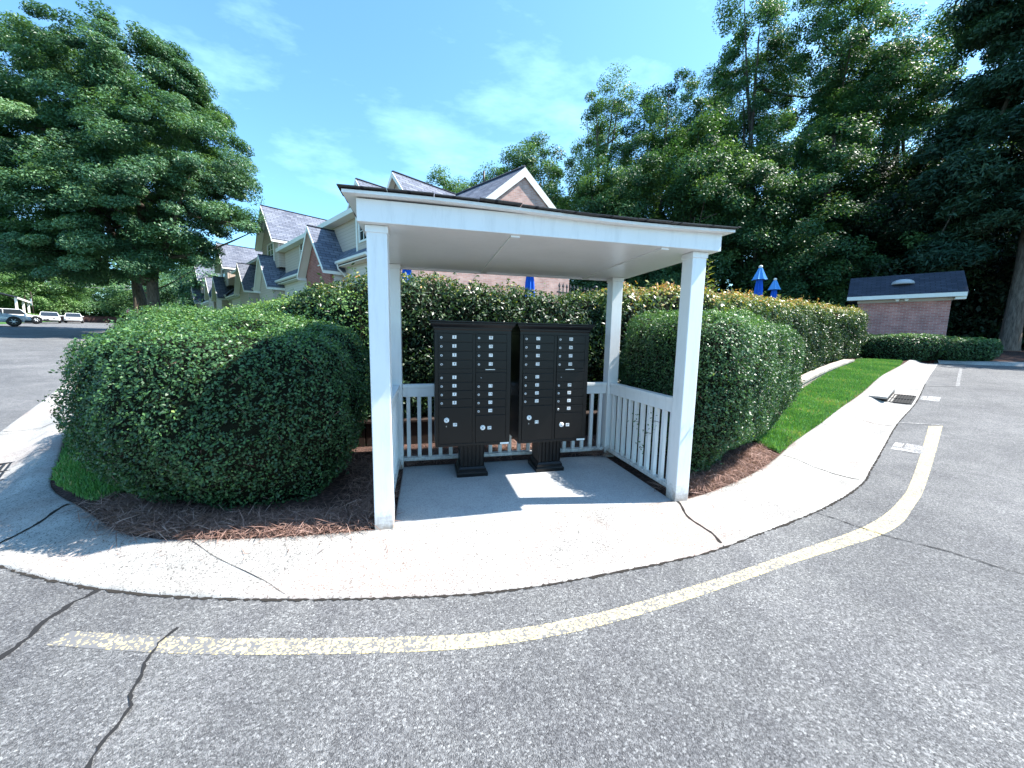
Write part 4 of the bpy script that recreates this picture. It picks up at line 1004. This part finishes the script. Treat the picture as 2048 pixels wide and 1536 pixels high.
def gable(t, u, v, half, zap, rise, vback, wall, over=.32, win=None, base=None, trimw=.17):
    """cross gable facing the street: wall, two roof slopes, white rake boards"""
    ze = zap-rise; s = rise/half; zb = base if base is not None else ze-.3
    b = MB(); b.prism([(v, u-half+.18, zb), (v, u+half-.18, zb), (v, u+half-.18, ze+.18*s-.1), (v, u, zap-.1), (v, u-half+.18, ze+.18*s-.1)], (.16, 0, 0)); gw = b.build('gable_wall', wall, t)
    b = MB()
    for sg in (-1, 1): b.box((v+.17, u+sg*(half-.22)-.06, zb), (vback, u+sg*(half-.22)+.06, ze+.0))
    b.build('side_wall', wall if wall is not M['brickred'] else M['siding_l'], t)
    b = MB()
    for sg in (-1, 1):
        roofslab(b, (v-over, u+sg*half, ze), (vback, u+sg*half, ze), (vback, u, zap), (v-over, u, zap), .09)
    b.box((v-over-.01, u-.07, zap+.075), (vback, u+.07, zap+.115), 1)
    b.build('gable_roof', [M['shingle'], M['shingle_d']], t)
    b = MB()
    for sg in (-1, 1):
        pl = [(v-over-.03, u+sg*(half+.04), ze+.05), (v-over-.03, u, zap+.075), (v-over-.03, u, zap+.075-trimw*1.5), (v-over-.03, u+sg*(half+.04), ze+.05-trimw)]
        b.prism(pl, (.028, 0, 0))
        b.prism([(v-over, u+sg*half, ze-.005), (v-over, u, zap-.015), (v-.002, u, zap-.015), (v-.002, u+sg*half, ze-.005)], (0, 0, -.03))
        b.box((v-over, u+sg*half-.02*(1+sg), ze-.16), (vback-.4, u+sg*half+.02*(1-sg), ze-.002))
    b.build('rake_trim', M['trim'], t)
    if win:
        for (wu, wz, ww, wh, mu) in win: window(t, v, u+wu, wz, ww, wh, mu)
def eave_gutter(t, u0, u1, v, z, spout=None):
    b = MB()
    b.loft([[(v-.13, y, z), (v-.13, y, z+.11), (v-.11, y, z+.11), (v, y, z+.10), (v, y, z-.05), (v-.05, y, z-.05)] for y in (u0, u1)])
    g = b.build('gutter', M['gutter'], t)
    b = MB(); b.box((v, u0+.03, z-.14), (v+.42, u1-.03, z-.10)); b.build('soffit', M['trim'], t)
    if spout is not None:
        b = MB(); b.tube([(v-.06, spout, z-.03), (v-.02, spout, z-.25), (v+.30, spout, z-.55), (v+.36, spout, z-.9), (v+.36, spout, z-4.5)], [.045]*5, 8); b.build('downspout', M['gutter'], t)
# nearest house: brick gable end, small upper gables, steep red brick gable
t = hroot('townhouse nearest the shelter, with pale brick gable end and steep red brick gable', 0, 0)
b = MB(); b.box((.75, -5.6, -.3), (11., 8.2, 5.25)); b.build('wall', M['siding_l'], t)
b = MB(); roofslab(b, (.30, -6.3, 5.30), (.30, 8.5, 5.30), (1.25, 8.5, 6.25), (1.25, -6.3, 6.25)); b.build('lower_roof', M['shingle'], t)
eave_gutter(t, -6.3, -2.75, .32, 5.24, -2.9); eave_gutter(t, 1.3, 8.5, .32, 5.30, 1.5)
b = MB(); b.box((1.0, -4.5, 5.6), (6., 8.6, 7.62)); b.build('upper_wall', M['siding'], t)
b = MB(); b.box((.6, -6.0, 5.5), (6., -4.55, 7.9)); b.build('bay_wall', M['siding'], t)
b = MB(); b.box((.57, -4.65, 5.42), (.62, -4.52, 7.9)); b.box((.57, -6.0, 5.42), (.598, -4.65, 5.60)); b.build('corner_trim', M['trim'], t)
window(t, .6, -5.35, 6.75, .8, 1.3); window(t, 1.0, 4.6, 6.95, .85, 1.25); window(t, 1.0, 2.9, 6.95, .85, 1.25)
b = MB(); roofslab(b, (.55, -4.4, 7.72), (.55, 9.0, 7.72), (6., 9.0, 9.62), (6., -4.4, 9.62))
roofslab(b, (11.4, -4.4, 6.0), (11.4, 9.0, 6.0), (6., 9.0, 9.62), (6., -4.4, 9.62)); b.build('roof', M['shingle'], t)
b = MB(); b.box((.50, -4.4, 7.55), (.56, 9.0, 7.80)); b.box((.561, -4.4, 7.56), (1.0, 9.0, 7.60)); b.build('eave_trim', M['trim'], t)
gable(t, -6.4, 1.86, 1.35, 9.1, 1.5, 5.2, M['siding'], .3)
gable(t, -3.3, 1.5, 1.3, 9.5, 1.45, 5.2, M['siding'], .3)
gable(t, -.78, 0., 1.98, 7.31, 2.45, 3.2, M['brickred'], .42, None, 2.)
b = MB(); b.box((-.02, -1.42, 5.35), (.03, -1.08, 6.28)); sl_ = b.build('slit_window', M['black2'], t)
b = MB(); b.box((-.05, -1.50, 5.28), (.02, -1.0, 5.348)); b.build('sill', M['trim'], sl_)
# brick gable end facing the pool
def loc(p): 
    d = (p[0]+5.8, p[1]-20.85); return (d[0]*NVv[0]+d[1]*NVv[1], d[0]*SVv[0]+d[1]*SVv[1], p[2])
Gp = np.array([5.23, 15.65, 9.72]); gd = np.array([.985, .17, 0.]); sv3 = np.array([SVv[0], SVv[1], 0.])
Lr = Gp-gd*3.9+np.array([0, 0, -3.35]); Rr = Gp+gd*3.3+np.array([0, 0, -3.05])
nb = np.array([-.17, .985, 0.])*.07
L1 = Gp-gd*3.5+np.array([0, 0, -3.1]); R1 = Gp+gd*2.75+np.array([0, 0, -2.55])
lowL = Gp-gd*6.2; lowR = Gp+gd*2.75
b = MB()
poly = [np.array([lowL[0], lowL[1], -.3]), np.array([lowR[0], lowR[1], -.3]), R1-np.array([0, 0, .1]), Gp-np.array([0, 0, .22]), L1-np.array([0, 0, .1]), np.array([L1[0], L1[1], 5.2]), np.array([lowL[0], lowL[1], 5.2])]
b.prism([loc(q+nb) for q in poly], Vector(loc(nb*.8+np.array([-5.8, 20.85, 0]))))
b.build('end_wall', M['brick2'], t)
b = MB()
for e in (Lr, Rr):
    roofslab(b, loc(e), loc(e+sv3*9.5), loc(Gp+sv3*9.5), loc(Gp), .10)
b.tube([loc(Gp+np.array([0, 0, .1])), loc(Gp+sv3*9.5+np.array([0, 0, .1]))], [.09, .09], 6, 1)
b.build('end_roof', [M['shingle'], M['shingle_d']], t)
b = MB()
for e in (Lr, Rr):
    up = np.array([0, 0, .08]); dn = np.array([0, 0, -.30]); fr_ = -np.array([-.17, .985, 0.])*.03
    b.prism([loc(e+up+fr_), loc(Gp+up+fr_), loc(Gp+dn*1.2+fr_), loc(e+dn+fr_)], Vector(loc(-fr_*.95+np.array([-5.8, 20.85, 0]))))
    k_ = nb*.97
    b.prism([loc(e+dn*.5), loc(Gp+dn*.5), loc(Gp+dn*.5+k_), loc(e+dn*.5+k_)], (0, 0, -.05))
b.build('rake_trim', M['trim'], t)
b = MB(); b.tube([loc(Gp+sv3*3.+np.array([0, 0, -.1])), loc(Gp+sv3*3.+np.array([0, 0, .75]))], [.06, .06], 8); b.build('vent_pipe', M['iron'], t)
# the houses beyond, smaller and smaller up the road
def rowhouse(label, u0, gz, big, lows, length):
    t = hroot(label, u0, 0.)
    L_ = length
    b = MB(); b.box((.75, 0, -.3), (10., L_, 5.25+gz)); b.build('wall', M['siding_l'], t)
    b = MB(); roofslab(b, (.30, -.1, 5.25+gz), (.30, L_, 5.25+gz), (1.4, L_, 6.35+gz), (1.4, -.1, 6.35+gz)); b.build('lower_roof', M['shingle'], t)
    eave_gutter(t, 0, L_, .32, 5.2+gz, .3)
    b = MB(); b.box((1.3, .2, 5.9+gz), (6., L_, 7.9+gz)); b.build('upper_wall', M['siding'], t)
    b = MB(); roofslab(b, (.85, 0, 7.95+gz), (.85, L_, 7.95+gz), (6., L_, 10.3+gz), (6., 0, 10.3+gz)); roofslab(b, (10.5, 0, 6.5+gz), (10.5, L_, 6.5+gz), (6., L_, 10.3+gz), (6., 0, 10.3+gz)); b.build('roof', M['shingle'], t)
    b = MB(); b.box((.80, 0, 7.78+gz), (.855, L_, 8.02+gz)); b.box((.856, 0, 7.79+gz), (1.3, L_, 7.83+gz)); b.build('eave_trim', M['trim'], t)
    bu, bz = big
    gable(t, bu, .6, 2.35, bz, 2.75, 6.2, M['siding'], .45, [(-.25, bz-3.35, 1.5, 1.2, (2, 3))], bz-4.6)
    for i, (lu, lz) in enumerate(lows): gable(t, lu, 0., 1.9, lz, 2.4, 3.0, M['siding'], .38, None, lz-4.)
    for wu in (bu+4.2, bu+6.):
        if wu < L_-.6: window(t, 1.3, wu, 7.1+gz, .85, 1.2)
    return t
rowhouse('second townhouse up the road, tan with one big upper gable and two steep low gables', 8.7, .15, (2.1, 11.1), [(1.3, 7.31), (8.6, 7.62)], 18.6)
rowhouse('third townhouse up the road, tan with its upper gable partly behind oak leaves', 27.6, .45, (2.25, 11.4), [(2.4, 7.75), (7.6, 8.2)], 18.6)
rowhouse('fourth townhouse up the road, mostly behind the oak', 46.5, .8, (2.3, 11.9), [(2.0, 8.3), (8.0, 8.5)], 18.6)
rowhouse('fifth townhouse up the road, small and far beyond the oak', 65.4, 1.2, (2.3, 12.3), [(2.0, 8.7), (8.0, 8.9)], 18.6)
# white house at the left edge
wx, wy = -53.2, 57.9; wz = float(zt(wx, wy))
t = thing('white_house', 'white gabled house cut off by the left edge of the photo', 'house', (wx, wy, wz), rad(123.5))
b = MB(); b.prism([(-4.2,0,-.3),(4.2,0,-.3),(4.2,0,4.2),(0,0,8.6),(-4.2,0,4.2)], (0, 8, 0)); b.build('wall', M['trim'], t)
b = MB()
for s in (-1, 1): roofslab(b, (s*4.7, -.4, 3.72), (s*4.7, 8.4, 3.72), (0, 8.4, 8.7), (0, -.4, 8.7), .12)
b.build('roof', M['shingle'], t)
b = MB(); roofslab(b, (-4.6, -3.2, 2.9), (5.6, -3.2, 2.9), (5.0, -.01, 3.9), (-4.2, -.01, 3.9), .12); b.build('porch_roof', M['shingle_d'], t)
b = MB(); b.box((-4.6, -3.24, 2.72), (5.6, -3.18, 2.95)); b.build('porch_trim', M['trim'], t)
for x in (-4.2, 1., 5.2):
    b = MB(); b.box((x-.1, -3.1, -.2), (x+.1, -2.9, 2.9)); b.build('porch_post', M['trim'], t)

# ------------------------------------------------------------------ brick shed
SO = np.array([19.3, 10.5]); ang = math.atan2(-.83, .56)
sz = float(zt(20.6, 9.0))
t = thing('brick_shed', 'small brick shed with dark shingle roof and skylight under the trees', 'shed', (SO[0], SO[1], sz), ang)
ez = 3.60-sz
b = MB(); b.box((.38, .42, -.4), (3.18, 3.0, ez-.20)); b.build('wall', M['brick'], t)
b = MB(); b.box((.34, .38, ez-.199), (3.22, 3.04, ez-.02)); b.build('frieze_board', M['siding_l'], t)
b = MB(); roofslab(b, (-.02, 0, ez), (3.55, 0, ez), (3.55, 1.75, ez+1.06), (-.02, 1.75, ez+1.06), .07); roofslab(b, (-.02, 3.5, ez), (3.55, 3.5, ez), (3.55, 1.75, ez+1.06), (-.02, 1.75, ez+1.06), .07); b.build('roof', M['shingle_d'], t)
b = MB(); b.box((-.02, -.03, ez-.09), (3.52, -.002, ez+.07)); b.build('fascia', M['trim'], t)
b = MB(); b.box((.0, .001, ez-.09), (3.5, .379, ez-.06)); b.box((3.23, .05, ez-.20), (3.52, .42, ez-.095)); b.build('soffit', M['trim'], t)
b = MB(); b.prism([(2.92, .45, ez-.02), (2.92, 3.05, ez-.02), (2.92, 1.75, ez+.85)], (.24, 0, 0)); b.build('gable_panel', M['brick'], t)
b = MB(); b.lathe([(.36, 0), (.37, .05), (.34, .12), (.25, .19), (.12, .225), (.01, .235)], (1.75, .95, ez+.60), 20); b.build('skylight', plain('skylight_acrylic', (.42,.43,.45), .3), t)
b = MB(); b.box((1.3, .72, ez+.50), (2.2, 1.2, ez+.56)); 
b = MB(); b.tube([(1.75, .37, ez-.12), (1.75, .30, ez-.12)], [.05, .05], 10)
for s in (-1, 1):
    b.tube([(1.75, .31, ez-.12), (1.75+s*.13, .24, ez-.13)], [.015, .015], 6)
    b.lathe([(.03, 0), (.045, .05), (.065, .11), (.06, .112)], (1.75+s*.14, .24, ez-.13), 12, 0, 'y')
b.build('floodlight', M['trim'], t)

# ------------------------------------------------------------------ umbrellas and pool fence
def umbrella(label, x, y, ztop, half=.17):
    z = float(zt(x, y)); h = ztop-z
    t = thing('patio_umbrella', label, 'umbrella', (x, y, z), random.uniform(0, 3), 'closed blue pool umbrellas')
    b = MB(); b.tube([(0,0,0),(0,0,h-.05)], [.022,.022], 8); b.build('pole', M['trim'], t)
    b = MB(); b.lathe([(.24,0),(.24,.05),(.08,.09),(.04,.3)], (0,0,0), 16); b.build('base', M['iron'], t)
    b = MB(); b.lathe([(.0,0),(.045,.01),(.062,.04),(.062,.07),(.04,.10),(.0,.11)], (0,0,h-.11), 14); b.build('finial', M['trim'], t)
    def folds(nm, prof, n, m, amp):
        b = MB(); rings = []
        for r_, zq in prof:
            rings.append([(r_*(1+amp*(1 if k % 2 else -1))*math.cos(2*math.pi*k/n), r_*(1+amp*(1 if k % 2 else -1))*math.sin(2*math.pi*k/n), zq) for k in range(n)])
        b.loft(rings, 0)
        return b.build(nm, m, t)
    folds('canopy', [(.09, h-1.75), (.115, h-1.5), (.125, h-1.1), (.10, h-.7), (.07, h-.42), (.05, h-.2)], 16, M['blue'], .22)
    folds('vent_flap', [(.215, h-.50), (.20, h-.485), (.12, h-.28), (.055, h-.105)], 16, M['blue_l'], .16)
    return t
umbrella('taller closed blue umbrella above the right hedge', 11.92, 8.21, 4.23)
umbrella('smaller closed blue umbrella above the right hedge, just right of the taller one', 15.18, 10.55, 4.32)
umbrella('closed blue umbrella seen just right of the rear left shelter post', -.02, 6.9, 3.75)
umbrella('closed blue umbrella seen under the middle of the shelter roof', 3.18, 7.04, 3.75)
ft = thing('pool_fence', 'black iron picket fence with pointed tops behind the hedge', 'fence', (3.2, 4.9, .0))
P0, P1 = np.array([3.2, 4.9]), np.array([9.6, 8.3]); L_ = np.linalg.norm(P1-P0); d = (P1-P0)/L_; fz = 2.64
ft.rotation_euler = (0, 0, math.atan2(d[1], d[0]))
for z in (fz-1.7, fz-.28, fz-.12):
    b = MB(); b.box((0, -.018, z), (L_, .018, z+.03)); b.build('rail', M['iron'], ft)
pk = MB(); pk.box((-.009, -.009, fz-1.95), (.009, .009, fz)); pk.loft([[(-.02*s, -.012*s, z), (.02*s, -.012*s, z), (.02*s, .012*s, z), (-.02*s, .012*s, z)] for s, z in ((.5, fz), (1.2, fz+.025), (.1, fz+.10))])
p0 = pk.build('picket', M['iron'], ft); n = int(L_/.125)
for k in range(n):
    c = p0 if k == 0 else p0.copy()
    if k: COL.objects.link(c)
    c.parent = ft; c.location = (.06+k*.125, 0, 0)
b = MB(); b.box((1.32, -.04, fz-2.7), (1.40, .04, fz+.10)); b.lathe([(.06, 0), (.06, .03), (.03, .06), (.0, .07)], (1.36, 0, fz+.10), 10); b.build('fence_post', M['iron'], ft)

# ------------------------------------------------------------------ vehicles
CP = {}
def carpaint(n, col):
    m, tt_, b, L = nt(n); b.inputs['Base Color'].default_value = (*col, 1); b.inputs['Roughness'].default_value = .25; b.inputs['Coat Weight'].default_value = .6; b.inputs['Metallic'].default_value = .15
    return m
M['car_white'] = carpaint('white_car_paint', (.78,.78,.78)); M['car_silver'] = carpaint('silver_car_paint', (.56,.59,.63))
M['tyre'] = plain('tyre_rubber', (.012,.012,.012), .85); M['rim'] = plain('alloy_rim', (.55,.56,.57), .3, .7); M['lamp'] = plain('headlight_lens', (.55,.6,.65), .15)
def car(name, label, cat, xy, heading, paint, L_, Wc, Hc, suv, group=None):
    z = float(zt(*xy)); t = thing(name, label, cat, (xy[0], xy[1], z), heading, group)   # local +x = forward
    wb = L_*.29; wr = .36 if not suv else .41; sill = .24 if not suv else .36
    belt = Hc*.62; hood = Hc*.60 if not suv else Hc*.62
    def sec(x, zlo, zhi, w, ztop=None):
        return [(x, -w*.47, zlo), (x, -w*.5, zlo+.14), (x, -w*.5, zhi*.82), (x, -w*.455, zhi), (x, w*.455, zhi), (x, w*.5, zhi*.82), (x, w*.5, zlo+.14), (x, w*.47, zlo)]
    prof = [(-.5,.34,.72,.84),(-.485,.26,.93,.94),(-.40,.24,1.0,1.),(-.2,.23,1.0,1.),(.1,.23,1.0,1.),(.2,.23,.99,1.),(.3,.23,.93,.99),(.42,.24,.86,.97),(.475,.26,.76,.90),(.5,.34,.6,.78)]
    b = MB(); b.loft([sec(a*L_, lo/.24*sill, hi*belt if a < .15 else hi*hood, w*Wc) for a, lo, hi, w in prof], 0, True, True); b.build('body', paint, t, .02)
    x0, x1, x2, x3 = (-.40*L_, -.24*L_, .03*L_, .20*L_) if not suv else (-.47*L_, -.42*L_, .05*L_, .17*L_)
    wt = Wc*.37
    def cab(o, zt_, zb_): return [[(x0-o, -Wc*.455-o, zb_), (x3+o, -Wc*.455-o, zb_), (x3+o, Wc*.455+o, zb_), (x0-o, Wc*.455+o, zb_)], [(x1-o, -wt-o, zt_), (x2+o, -wt-o, zt_), (x2+o, wt+o, zt_), (x1-o, wt+o, zt_)]]
    b = MB(); b.loft(cab(0, Hc-.03, belt-.03)); b.build('windows', M['glass'], t, .02)
    b = MB(); b.loft([[(x1-.05, -wt-.02, Hc-.05), (x2+.06, -wt-.02, Hc-.05), (x2+.06, wt+.02, Hc-.05), (x1-.05, wt+.02, Hc-.05)], [(x1+.08, -wt+.06, Hc), (x2-.06, -wt+.06, Hc), (x2-.06, wt-.06, Hc), (x1+.08, wt-.06, Hc)]])
    for s in (-1, 1):
        for xa, xb in ((x0, x1), (x3, x2)): b.tube([(xa, s*Wc*.452, belt-.03), (xb, s*(wt+.0), Hc-.03)], [.045, .035], 6)
        xm = (x1+x2)/2-.15; b.tube([(xm, s*Wc*.458, belt-.03), (xm, s*(wt+.004), Hc-.03)], [.035, .03], 6)
    b.build('roof', paint, t)
    for sx in (-1, 1):
        for s in (-1, 1):
            w = MB(); w.lathe([(wr*.62, -.11), (wr*.93, -.11), (wr, -.06), (wr, .06), (wr*.93, .11), (wr*.62, .11)], (sx*wb, s*(Wc*.5-.11), wr), 24, 0, 'y'); wh = w.build('wheel', M['tyre'], t)
            r_ = MB(); r_.lathe([(wr*.63, .0), (wr*.6, -s*.03), (.06, -s*.05)], (sx*wb, s*(Wc*.5-.11)+s*.07, wr), 20, 0, 'y')
            for k in range(6):
                a = k*math.pi/3; r_.tube([(sx*wb+.05*math.cos(a), s*(Wc*.5-.0), wr+.05*math.sin(a)), (sx*wb+wr*.58*math.cos(a), s*(Wc*.5-.005), wr+wr*.58*math.sin(a))], [.035, .03], 5)
            r_.build('rim', M['rim'], wh)
            a_ = MB(); a_.lathe([(wr*1.14, -.02), (wr*1.16, .0), (wr*.9, .012)], (sx*wb, s*(Wc*.5-.008), wr+.02), 22, 0, 'y'); a_.build('wheel_arch', M['black2'], t)
    xf = L_*.5
    for s in (-1, 1):
        b = MB(); b.loft([[(xf-.30, s*Wc*.455, hood*.70), (xf-.08, s*Wc*.27, hood*.66), (xf-.08, s*Wc*.27, hood*.76), (xf-.30, s*Wc*.455, hood*.84)], [(xf-.22, s*Wc*.47, hood*.70), (xf-.015, s*Wc*.27, hood*.66), (xf-.04, s*Wc*.27, hood*.76), (xf-.24, s*Wc*.465, hood*.84)]]); b.build('headlight', M['lamp'], t)
        b = MB(); b.loft([[(x3-.25, s*Wc*.47, belt+.0), (x3-.05, s*Wc*.47, belt), (x3-.05, s*Wc*.47, belt+.14), (x3-.25, s*Wc*.47, belt+.14)], [(x3-.22, s*Wc*.57, belt+.02), (x3-.08, s*Wc*.57, belt+.02), (x3-.08, s*Wc*.57, belt+.13), (x3-.22, s*Wc*.57, belt+.13)]]); b.build('side_mirror', paint, t)
    b = MB(); gz0, gz1 = (hood*.58, hood*.80) if suv else (hood*.60, hood*.72)
    b.box((xf-.2, -Wc*.25, gz0), (xf+.004, Wc*.25, gz1)); b.box((xf-.16, -Wc*.36, sill+.05), (xf-.006, Wc*.36, sill+.17)); b.build('grille', M['black2'], t)
    if suv:
        b = MB(); b.box((xf-.45, -Wc*.49, sill-.02), (xf+.03, Wc*.49, sill+.20)); b.build('bumper', M['iron'], t, .03)
    b = MB(); b.box((xf-.02, -.26, sill+.19), (xf+.008, .26, sill+.30)); b.build('number_plate_blank', M['label'], t)
    return t
car('suv', 'silver grey sport utility vehicle cut off by the left edge, nose towards the road', 'car', (-39.3, 42.3), rad(40), M['car_silver'], 5.1, 2.0, 1.85, True)
car('parked_car', 'white car parked just behind the silver vehicle', 'car', (-46.9, 54.2), rad(40), M['car_white'], 4.6, 1.85, 1.62, True)
car('sedan', 'white sedan facing the camera at the end of the road, nearer of the two', 'car', (-49.9, 62.0), rad(-52), M['car_white'], 4.8, 1.88, 1.46, False, 'white sedans at the end of the left road')
car('sedan', 'white sedan facing the camera, parked right behind the nearer sedan', 'car', (-51.3, 67.5), rad(-55), M['car_white'], 4.6, 1.84, 1.45, False, 'white sedans at the end of the left road')
# ------------------------------------------------------------------ street furniture at the end of the left road
x, y = -42.6, 64.8; z = float(zt(x, y))
t = thing('stop_sign', 'red octagonal stop sign at the end of the left road', 'road sign', (x, y, z), rad(-30))
b = MB(); b.tube([(0,0,-.2),(0,0,2.3)], [.035,.035], 8); b.build('post', M['rim'], t)
red = plain('sign_red', (.42,.02,.03), .5)
oc8 = lambda r, yy: [(r*math.cos(math.pi/8+k*math.pi/4), yy, 1.98+r*math.sin(math.pi/8+k*math.pi/4)) for k in range(8)]
b = MB(); b.loft([oc8(.43, -.05), oc8(.43, -.04)], 1); b.loft([oc8(.39, -.056), oc8(.39, -.051)], 0)
V, Fs = text_tris('STOP', .30); i = b.pts([(v[0], -.058, 1.98+v[1]) for v in V])
for f in Fs: b.f.append(tuple(i+k for k in f)); b.m.append(1); b.sm.append(False)
b.build('sign_plate', [red, M['label']], t)
x, y = -53.6, 64.5; z = float(zt(x, y))
t = thing('sign_post', 'slim grey pole with a small white sign left of the sedans', 'sign post', (x, y, z), rad(-40))
b = MB(); b.tube([(0,0,-.2),(0,0,4.2)], [.06,.045], 8); b.build('pole', M['wood'], t)
b = MB(); b.box((-.35, -.09, 2.3), (.35, -.07, 3.2)); b.build('sign_plate', M['label'], t)
t = thing('brick_wall', 'long low red brick wall, colour darkened for tree shade, across the end of the left road', 'wall', (-58., 84., float(zt(-58., 84.))), rad(18))
b = MB(); b.box((-14, -.15, -1.), (34, .15, 1.1)); b.build('course', mat_brick('shaded_brick', (.085,.04,.035), (.12,.055,.05), (.12,.10,.09), 1.2), t)  # brick colours darkened in place of shade from the trees
b = MB(); b.box((-14, -.2, 1.1), (34, .2, 1.2)); b.build('cap', M['wood'], t)
for k, dz in enumerate((0, .55)):
    b = MB(); P_ = [(-84+q*2.2, 72+q*.55, 9.2+dz+.35*((q-10)/10)**2) for q in range(21)]
    b.tube(P_, [.014]*21, 5); tag(b.build('power_line', M['label']), ('upper' if k else 'lower')+' pale cable strung across the trees at the end of the left road', 'cable')
for k, (x, y) in enumerate(((-84., 72.), (-40., 83.))):
    z = float(zt(x, y)); t = thing('utility_pole', ('wooden utility pole beyond the white house', 'wooden utility pole hidden among the trees behind the oak')[k], 'pole', (x, y, z))
    b = MB(); b.tube([(0,0,-.5),(0,0,10.6-z)], [.16,.12], 9); b.build('pole', M['wood'], t)
    b = MB(); b.box((-.9, -.06, 9.2-z), (.9, .06, 9.36-z)); b.build('cross_arm', M['wood'], t)
# ------------------------------------------------------------------ camera
cam = bpy.data.cameras.new('camera'); cam.sensor_width = 36; cam.lens = 740/2048*36; cam.clip_start = .05; cam.clip_end = 4000
co = bpy.data.objects.new('camera', cam); COL.objects.link(co)
yaw, pitch, roll = .2318, .1209, .0175
f = Vector((math.sin(yaw)*math.cos(pitch), math.cos(yaw)*math.cos(pitch), -math.sin(pitch)))
r0 = Vector((math.cos(yaw), -math.sin(yaw), 0)); u0 = r0.cross(f)
r_ = r0*math.cos(roll)+u0*math.sin(roll); u_ = u0*math.cos(roll)-r0*math.sin(roll)
mw = Matrix((r_, u_, -f)).transposed().to_4x4(); mw.translation = Vector((.3933, -2.8697, 1.5009))
co.matrix_world = mw
scene.camera = co
# ------------------------------------------------------------------ light
AZ, EL = rad(98.9), rad(54)
su = bpy.data.lights.new('sun', 'SUN'); su.energy = 5.0; su.angle = rad(.53); su.color = (1., .955, .89)
so = bpy.data.objects.new('sun', su); COL.objects.link(so)
sd = Vector((math.cos(EL)*math.sin(AZ), math.cos(EL)*math.cos(AZ), math.sin(EL)))
so.rotation_euler = sd.to_track_quat('Z', 'Y').to_euler(); so.location = sd*60
w = bpy.data.worlds.new('World'); scene.world = w; w.use_nodes = True
t = w.node_tree; L = t.links; bg = t.nodes['Background']
sky = t.nodes.new('ShaderNodeTexSky'); sky.sky_type = 'NISHITA'; sky.sun_disc = False
sky.sun_elevation = EL; sky.sun_rotation = AZ; sky.air_density = 1.0; sky.dust_density = .6; sky.ozone_density = 1.2
tc = t.nodes.new('ShaderNodeTexCoord')
mp = t.nodes.new('ShaderNodeMapping'); mp.inputs['Scale'].default_value = (1., 2.6, 3.4); mp.inputs['Rotation'].default_value = (.2, .3, .9); L.new(tc.outputs['Generated'], mp.inputs['Vector'])
cn = noise(t, mp.outputs[0], 1.35, 7, .62)
cr = ramp(t, cn, [(.52, (0,0,0)), (.85, (.36,.36,.36))])
sk = mix(t, 1., sky.outputs[0], (.68, 1.03, 1.17), 'MULTIPLY')
c = mix(t, cr.outputs[0], sk, (6.5, 10.5, 11.5))
L.new(c, bg.inputs['Color']); bg.inputs['Strength'].default_value = .122
vs = scene.view_settings; vs.view_transform = 'Standard'; vs.look = 'None'; vs.exposure = 1.55; vs.gamma = 1
scene.cycles.max_bounces = 6; scene.cycles.diffuse_bounces = 3; scene.cycles.glossy_bounces = 3; scene.cycles.transmission_bounces = 4
scene.cycles.use_denoising = True
